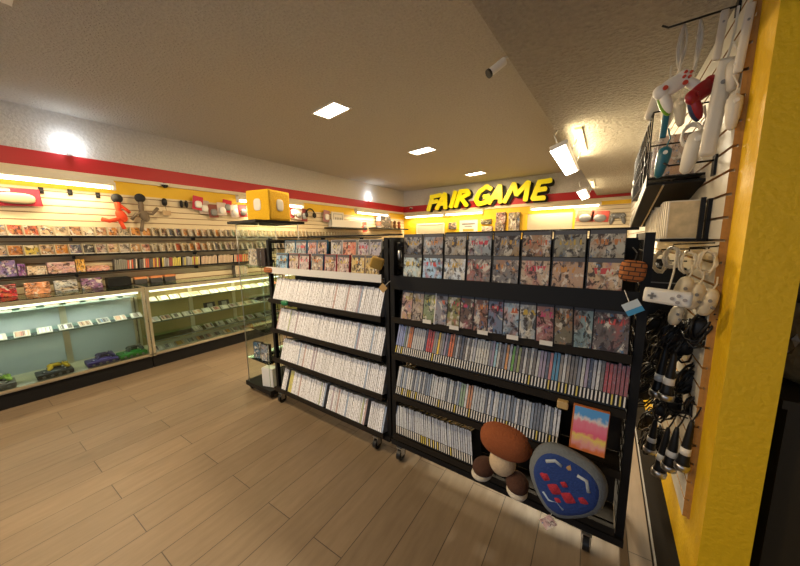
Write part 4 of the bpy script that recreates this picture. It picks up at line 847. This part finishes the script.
# white-green controller and red one
p = cpt(674, 86, 1.76); gamepad('white game controller with green back and red buttons hanging on right slatwall', p, (math.radians(-8), math.radians(-32), math.radians(20)), (.70, .68, .64), (.13, .32, .02), (.50, .05, .03), .95)
p = cpt(705, 88, 1.74); gamepad('glossy red game controller with navy back behind the white one', (p.x, p.y + .03, p.z), (0, math.radians(-38), math.radians(35)), (.28, .008, .015), (.02, .03, .08), (.25, .01, .02), .92)
cords('cord_loop', 'white cord loop from the top hook to the white controller', at(684, 28, 1, h1.y).x, h1.y, h1.z - .008, h1.z - .19, W2, 7, .0035, .02)
cords('cord_loop', 'white cord loop from the top hook to the red controller', at(700, 24, 1, h1.y).x, h1.y, h1.z - .008, h1.z - .19, W2, 7, .0035, .02)
def remote(px, pt, pb, Y, w_, c, lab, tilt=0, strap=None):
    a = cpt(px, pt, Y); b = cpt(px, pb, Y); L_ = (a - b).length
    t = thing('remote_controller', lab, 'remote controller', ((a.x + b.x) / 2, a.y, b.z), (0, tilt, 0))
    col(MB().box((0, 0, L_ / 2), (w_, w_ * .7, L_), None, w_ * .32).build('body', paint_m, t, smooth=True), c)
    MB().cyl((0, -w_ * .35, L_ * .75), (0, -w_ * .35 - .003, L_ * .75), w_ * .16).build('button', greyp, t)
    if strap: col(MB().tube([(0, 0, L_), (.004, .0, L_ + strap * .5), (0, 0, L_ + strap)], .004).build('strap', paint_m, t), c)
    return t
remote(712, 62, 156, 1.72, .046, W1, 'thick white silicone-covered remote hanging nearest the slatwall edge', .07, .16)
remote(719, 12, 60, 1.70, .022, W2, 'slim white remote with grey top under the first hook', .05)
remote(742, 6, 72, 1.66, .024, W1, 'slim white remote at the very edge of right slatwall', .05)
def nunchuk(px, py, Y, sc, c, lab, rot=(0, 0, 0)):
    p = cpt(px, py, Y); t = thing('nunchuk_controller', lab, 'game controller', p, rot); t.scale = (sc,) * 3
    col(MB().lathe([(.004, -.06), (.013, -.052), (.018, -.02), (.022, .02), (.02, .045), (.008, .055)]).build('body', paint_m, t, smooth=True), c)
    MB().cyl((0, -.018, .03), (0, -.028, .03), .007).build('thumbstick', whitep, t); col(MB().tube([(0, 0, .05), (.004, .0, .085), (-.01, 0, .12)], .0028).build('cord', paint_m, t), c)
nunchuk(733, 112, 1.66, 1.0, W1, 'white oval nunchuk hanging beside the thick white remote')
nunchuk(733, 75, 1.68, .9, W2, 'white nunchuk half hidden above the oval one')
nunchuk(656, 103, 2.1, 1.3, W1, 'leftmost white nunchuk of the hanging group', (0, .35, 0))
nunchuk(668, 112, 2.0, 1.1, W1, 'white nunchuk under the green-backed controller', (0, .1, 0))
nunchuk(680, 112, 1.95, 1.0, W2, 'white nunchuk left of the cable coil', (0, -.1, 0))
nunchuk(692, 152, 1.8, 1.4, W1, 'long white nunchuk in front of the clear boxes', (0, .2, 0))
nunchuk(662, 162, 1.92, 1.15, (.01, .12, .17), 'teal nunchuk hanging in front of the clear boxes', (0, .15, 0))
remote(664, 108, 138, 1.95, .024, (.01, .12, .17), 'teal remote sleeve hanging above the teal nunchuk', .05)
p = cpt(692, 134, 1.8); t = thing('cable_coil', 'coiled white cable hanging between the remotes', 'cable', p)
m = MB()
for j in range(3): m.tube([(.030 * math.cos(a * .55), .006 * j, .042 * math.sin(a * .55) - .004 * j) for a in range(13)], .004, 6)
col(m.build('coil', paint_m, t, smooth=True), W1)
# clear boxes on a black wire shelf above
sh = thing('wire_shelf', 'black wire shelf on right slatwall holding clear boxes', 'shelf', (XS, 1.9, 1.775)); m = MB()
for k in range(12): m.tube([(0, k * .1, 0), (-.2, k * .1, 0), (-.2, k * .1, .3)], .003, 5)
for x, z in ((-.2, 0), (-.2, .1), (-.2, .2), (-.2, .3), (-.1, 0)): m.tube([(x, 0, z), (x, 1.1, z)], .0035, 5)
m.tube([(0, 0, .3), (-.2, 0, .3)], .0035, 5); m.tube([(0, 0, .15), (-.2, 0, .15)], .0035, 5); m.build('wire_frame', black, sh); MB().bb(-.2, 0, 0, 1.1, .004, .008).build('tray', black, sh)
clr = mat('clear_plastic', (.8, .78, .75), .15, alpha=.18)
for k, (yy, c) in enumerate(((1.93, (.5, .38, .30)), (2.15, (.3, .2, .2)), (2.4, (.05, .05, .05)), (2.65, (.05, .06, .06)))):
    t = thing('clear_box', ['clear plastic box with printed card nearest on the wire shelf', 'second clear box on the wire shelf', 'dark box third on the wire shelf', 'dark box at the far end of wire shelf'][k], 'box', (.245, yy, 1.785))
    MB().bb(-.085, .085, 0, .12, 0, .22).build('shell', clr if k < 2 else blackp, t); col(MB().bb(-.07, .07, .06, .07, .01, .20).build('card', cover_flat, t), c)
    if k == 0: col(MB().bb(-.02, .02, .02, .03, .01, .05).build('label', paint_m, t), (.55, .28, .12))
# black sloping tray + row of pale cases
t = thing('sloping_tray', 'black sloping tray hanging under the wire shelf on right slatwall', 'display tray', (XS, 1.88, 1.745))
q = [(-.20, 0, 0), (0, 0, .0), (0, .95, -.165), (-.20, .95, -.165)]
m = MB(); m.box((-.1, .475, -.0825 + .004), (.2, .965, .012), (math.radians(-9.9), 0, 0)); m.build('bottom', black, t); m = MB(); m.box((-.2, .475, -.06), (.006, .965, .06), (math.radians(-9.9), 0, 0)); m.build('front_lip', blackp, t); m = MB(); m.tube([(-.14, 0, -.006), (-.14, .9, -.163)], .004); m.build('wire_stay', steel, t)
t = thing('wall_shelf', 'black shelf on right slatwall holding the row of pale upright cases', 'shelf', (XS, 1.72, 1.493)); MB().bb(-.15, 0, 0, 1.5, -.012, 0).build('board', black, t); MB().bb(-.012, 0, .0, .03, 0, .16).build('end_bracket', black, t); MB().bb(-.035, -.02, -.006, .006, .0, .165).build('end_stop', black, t)
pc0 = MB(); pc0.mi = 0; pc0.bb(-.06, .05, 0, .014, 0, .168, .002); pc0.mi = 1; pc0.bb(-.055, .046, -.0012, .0002, .004, .163)
pcase = pc0.build('game_case', [creamp, mat('beige_paper', (.62, .47, .25), .5, var=.22, bscale=22)])  # beige paper with random blotches of tone
for k in range(16):
    o = pcase if k == 0 else pcase.copy()
    if k: C.objects.link(o)
    o.location = (.27, 1.745 + k * .06, 1.494); o.scale = (1, 1, U(.94, 1.04)); o.rotation_euler = (math.radians(-3), 0, U(-.05, .05)); o['category'] = 'game case'
    tag(o, 'pale beige case facing the camera, first in the row on right wall shelf' if k == 0 else 'pale upright case in the receding row on right wall shelf', group=None if k == 0 else 'pale cases in a row on the right wall shelf')
# hanging retro pads with cream cords
CR = (.66, .58, .42)
p = cpt(667, 297, 1.52)
t = thing('retro_gamepad', 'white rounded retro gamepad with four buttons hanging on right slatwall', 'game controller', p, (math.radians(5), math.radians(4), math.radians(-8)))
col(MB().box((0, 0, 0), (.135, .024, .055), None, .0115).build('body', paint_m, t, smooth=True), (.78, .74, .66))
for x, z in ((.03, .012), (.048, .0), (.03, -.012), (.014, .0)): col(MB().cyl((x, -.012, z), (x, -.016, z), .0062).build('button', paint_m, t), (.35, .32, .30))
m = MB(); m.box((-.042, -.013, 0), (.024, .005, .008)); m.box((-.042, -.013, 0), (.008, .005, .024)); m.build('direction_pad', greyp, t)
col(MB().tube([(.0, 0, .027), (.004, .01, .09), (.0, .02, .16)], .003).build('cord', paint_m, t), CR)
for px, py, lab, Y in ((683, 290, 'cream hanging pad just right of the white rounded gamepad', 1.66), (694, 296, 'cream hanging pad second from the slatwall edge', 1.66), (707, 302, 'cream hanging pad nearest the slatwall edge', 1.66), (676, 315, 'small cream pad below the white rounded gamepad', 1.70)):
    p = cpt(px, py, Y); t = thing('retro_gamepad', lab, 'game controller', p, (.2, .15, .3)); sc = 1 if py < 310 else .8; t.scale = (sc,) * 3
    col(MB().ell((0, 0, 0), (.024, .030, .055), None, 20, .8).build('body', paint_m, t, smooth=True), CR)
    m = MB(); m.cyl((-.01, -.028, .015), (-.012, -.034, .015), .006); m.cyl((.005, -.028, -.01), (.005, -.035, -.01), .006); m.build('button', greyp, t)
    col(MB().tube([(0, 0, .05), (.003, .0, .075), (-.004, 0, .10)], .003).build('cord', paint_m, t), CR)
for k, (px, py, Y) in enumerate(((672, 258, 1.72), (688, 262, 1.68), (707, 262, 1.66), (660, 262, 1.85))):
    p = cpt(px, py, Y); t = thing('cord_bundle', ['cream cord bundle above the white rounded gamepad', 'cream cord bundle in the middle of the hanging pads', 'cream cord bundle nearest the slatwall edge', 'thin cream cord bundle beside the rack end'][k], 'cable', p); m = MB()
    for j in range(7):
        a0 = U(0, 6); rr = U(.015, .03); m.tube([(rr * math.cos(a0 + a * .7), .012 * math.sin(a * 1.3 + j), .045 * math.sin(a0 + a * .7) * U(.8, 1.1) + U(-.003, .003)) for a in range(10)], .003, 5)
    col(m.build('loops', paint_m, t, smooth=True), CR); MB().tube([(0, 0, .04), (.0, .0, .055), (XS - p.x, 0, .06)], .003).build('peg', blackp, t)
# black knots of cables and joysticks
def knot(px, py, Y, s_, lab, c=blackp, n_=8):
    p = cpt(px, py, Y); t = thing('cable_coil', lab, 'cable', p); m = MB()
    for j in range(n_):
        a0 = U(0, 6); r1, r2 = U(.5, 1) * s_, U(.6, 1.1) * s_; m.tube([(r1 * .7 * math.cos(a0 + a * .62), s_ * .5 * math.sin(a * .8 + j), r2 * math.sin(a0 + a * .62 + j * .2)) for a in range(11)], .0048, 5)
    m.build('loops', c, t, smooth=True); MB().ell((0, 0, 0), (s_ * .45, s_ * .35, s_ * .6), p=.8).build('core', c, t, smooth=True); MB().tube([(0, 0, s_), (XS - p.x, 0, s_ + .005)], .003).build('peg', blackp, t)
knot(700, 328, 1.70, .07, 'black cable knot below the cream pads'); knot(672, 335, 1.80, .07, 'black cable knot beside the rack post'); knot(660, 352, 1.9, .07, 'deeper black cable knot beside the rack post')
knot(697, 405, 1.74, .055, 'black cable knot among the microphones'); knot(660, 410, 1.8, .045, 'round black joystick base left of the microphones', blackp, 3)
knot(645, 340, 2.4, .10, 'dark cable cluster behind the rack end, upper'); knot(646, 300, 2.5, .10, 'dark cable cluster behind the rack end, uppermost'); knot(643, 390, 2.4, .10, 'dark cable cluster behind the rack end, lower')
def mic(px, pt, pb, Y, lab, r=.026):
    a = cpt(px, pt, Y); b = cpt(px, pb, Y); L_ = a.z - b.z
    t = thing('microphone', lab, 'microphone', b, (0, .06, 0))
    MB().lathe([(.006, L_), (.010, L_ * .9), (r * .62, L_ * .55), (r * .8, L_ * .2), (r * .95, L_ * .14)]).build('handle', blackp, t, smooth=True)
    MB().lathe([(r, L_ * .14), (r * 1.1, L_ * .10), (r, L_ * .02), (r * .6, 0)], n=20).build('head', steel, t, smooth=True)
    MB().lathe([(r * .72, L_ * .47), (r * .76, L_ * .34)], n=16).build('label_band', whitep, t, smooth=True)
    MB().tube([(0, 0, L_ - .003), (.01, 0, L_ + .03), (.02, .01, L_ + .07)], .003).build('cord', blackp, t); MB().tube([(-.01, .01, L_ + .068), (XS - b.x, .01, L_ + .062)], .003).build('peg', blackp, t)
mic(656, 345, 397, 1.76, 'upper left black microphone hanging head down with white band'); mic(665, 350, 400, 1.70, 'upper right black microphone hanging head down with white band')
mic(649, 418, 452, 1.86, 'leftmost of the lower black microphones', .024); mic(658, 425, 476, 1.76, 'lowest black microphone, second from the left'); mic(668, 425, 470, 1.70, 'black microphone third from the left in the lower group'); mic(681, 418, 470, 1.66, 'black microphone nearest the slatwall edge in the lower group', .024)
for k, (px, py, Y) in enumerate(((650, 372, 2.2), (655, 325, 2.1), (664, 385, 2.0), (684, 345, 1.85), (690, 380, 1.8), (648, 275, 2.6), (672, 405, 1.95), (652, 440, 2.1), (648, 420, 2.5))):
    knot(px, py, Y, .075, f'black cable knot in the dark cluster beside the rack end, {["upper left","below the brick charm","left of the microphones","right, above the microphones","right, behind the microphones","far and high","behind the microphone group","low, left of the microphones","far and low"][k]}')
for k, (y, z, h_) in enumerate(((2.05, 1.05, .30), (2.3, .70, .34), (2.6, 1.02, .34), (2.9, .65, .36), (3.2, 1.0, .36))):
    t = thing('hanging_pouch', f'black zip pouch hanging deep on the right slatwall, {["nearest","second","third","fourth","farthest"][k]}', 'pouch', (.26, y, z)); MB().box((0, 0, h_ / 2), (.16, .07, h_), None, .02).build('pouch_body', blackp, t); MB().tube([(0, 0, h_), (0, 0, h_ + .03), (XS - .26, 0, h_ + .03)], .004).build('hook', blackp, t)
    MB().bb(-.07, .07, -.037, -.033, h_ * .72, h_ * .74).build('zip', greyp, t)
# dark clutter low along the right wall
for k, (y, h_) in enumerate(((2.3, .3), (2.9, .45), (3.5, .4), (4.2, .5))):
    pass
tag(MB().bb(.10, .34, 3.4, 5.6, .086, 1.15).build('storage_cabinet', mat('dark_cabinet', (.03, .024, .014), .6), bevel=.004), 'dark low cabinet deep along the right wall behind the rack end', 'cabinet')
t = thing('figurine', 'small dark figure at the top corner of the wire shelf', 'figure', (.16, 3.2, 1.86)); cpz = cpt(649, 201, 3.0); t.location = (.16, 2.98, 1.775 + .02)
col(MB().ell((0, 0, .05), (.03, .03, .05)).build('body', cloth_m, t, smooth=True), (.1, .1, .09)); col(MB().ell((0, 0, .12), (.028, .028, .03)).build('head', cloth_m, t, smooth=True), (.35, .33, .3))
# ------------------------------------------------------------------ dark counter at lower right with a crumpled bag
dk = mat('dark_counter', (.030, .020, .006), .6)
t = thing('checkout_counter', 'dark brown counter beyond the yellow pillar at lower right', 'counter', (1.2, 1.75, 0))
MB().bb(-.66, .8, -.25, .4, 0, .93).build('body', dk, t); MB().bb(-.68, .82, -.27, .42, .93, .96).build('top', dk, t)
p = at(792, 350, 1, 1.6); t = thing('crumpled_bag', 'crumpled brown plastic bag on the counter right of pillar', 'bag', (p.x + .06, 1.68, .961))
bm = bmesh.new(); bmesh.ops.create_icosphere(bm, subdivisions=4, radius=1)
from mathutils import noise
for v in bm.verts:
    k = 1 + .35 * noise.noise(v.co * 2.3) + .15 * noise.noise(v.co * 6); v.co = Vector((v.co.x * .13 * k, v.co.y * .1 * k, max(-.0, (v.co.z * .5 + .5)) * .42 * k))
mb = MB(); mb.bm.free(); mb.bm = bm; mb.build('film', mat('brown_film', (.16, .11, .05), .25, bump=.5, bscale=25, var=.3), t); MB().tube([(-.02, 0, .36), (0, 0, .44), (.03, 0, .36)], .006).build('knot', MATS['brown_film'], t)
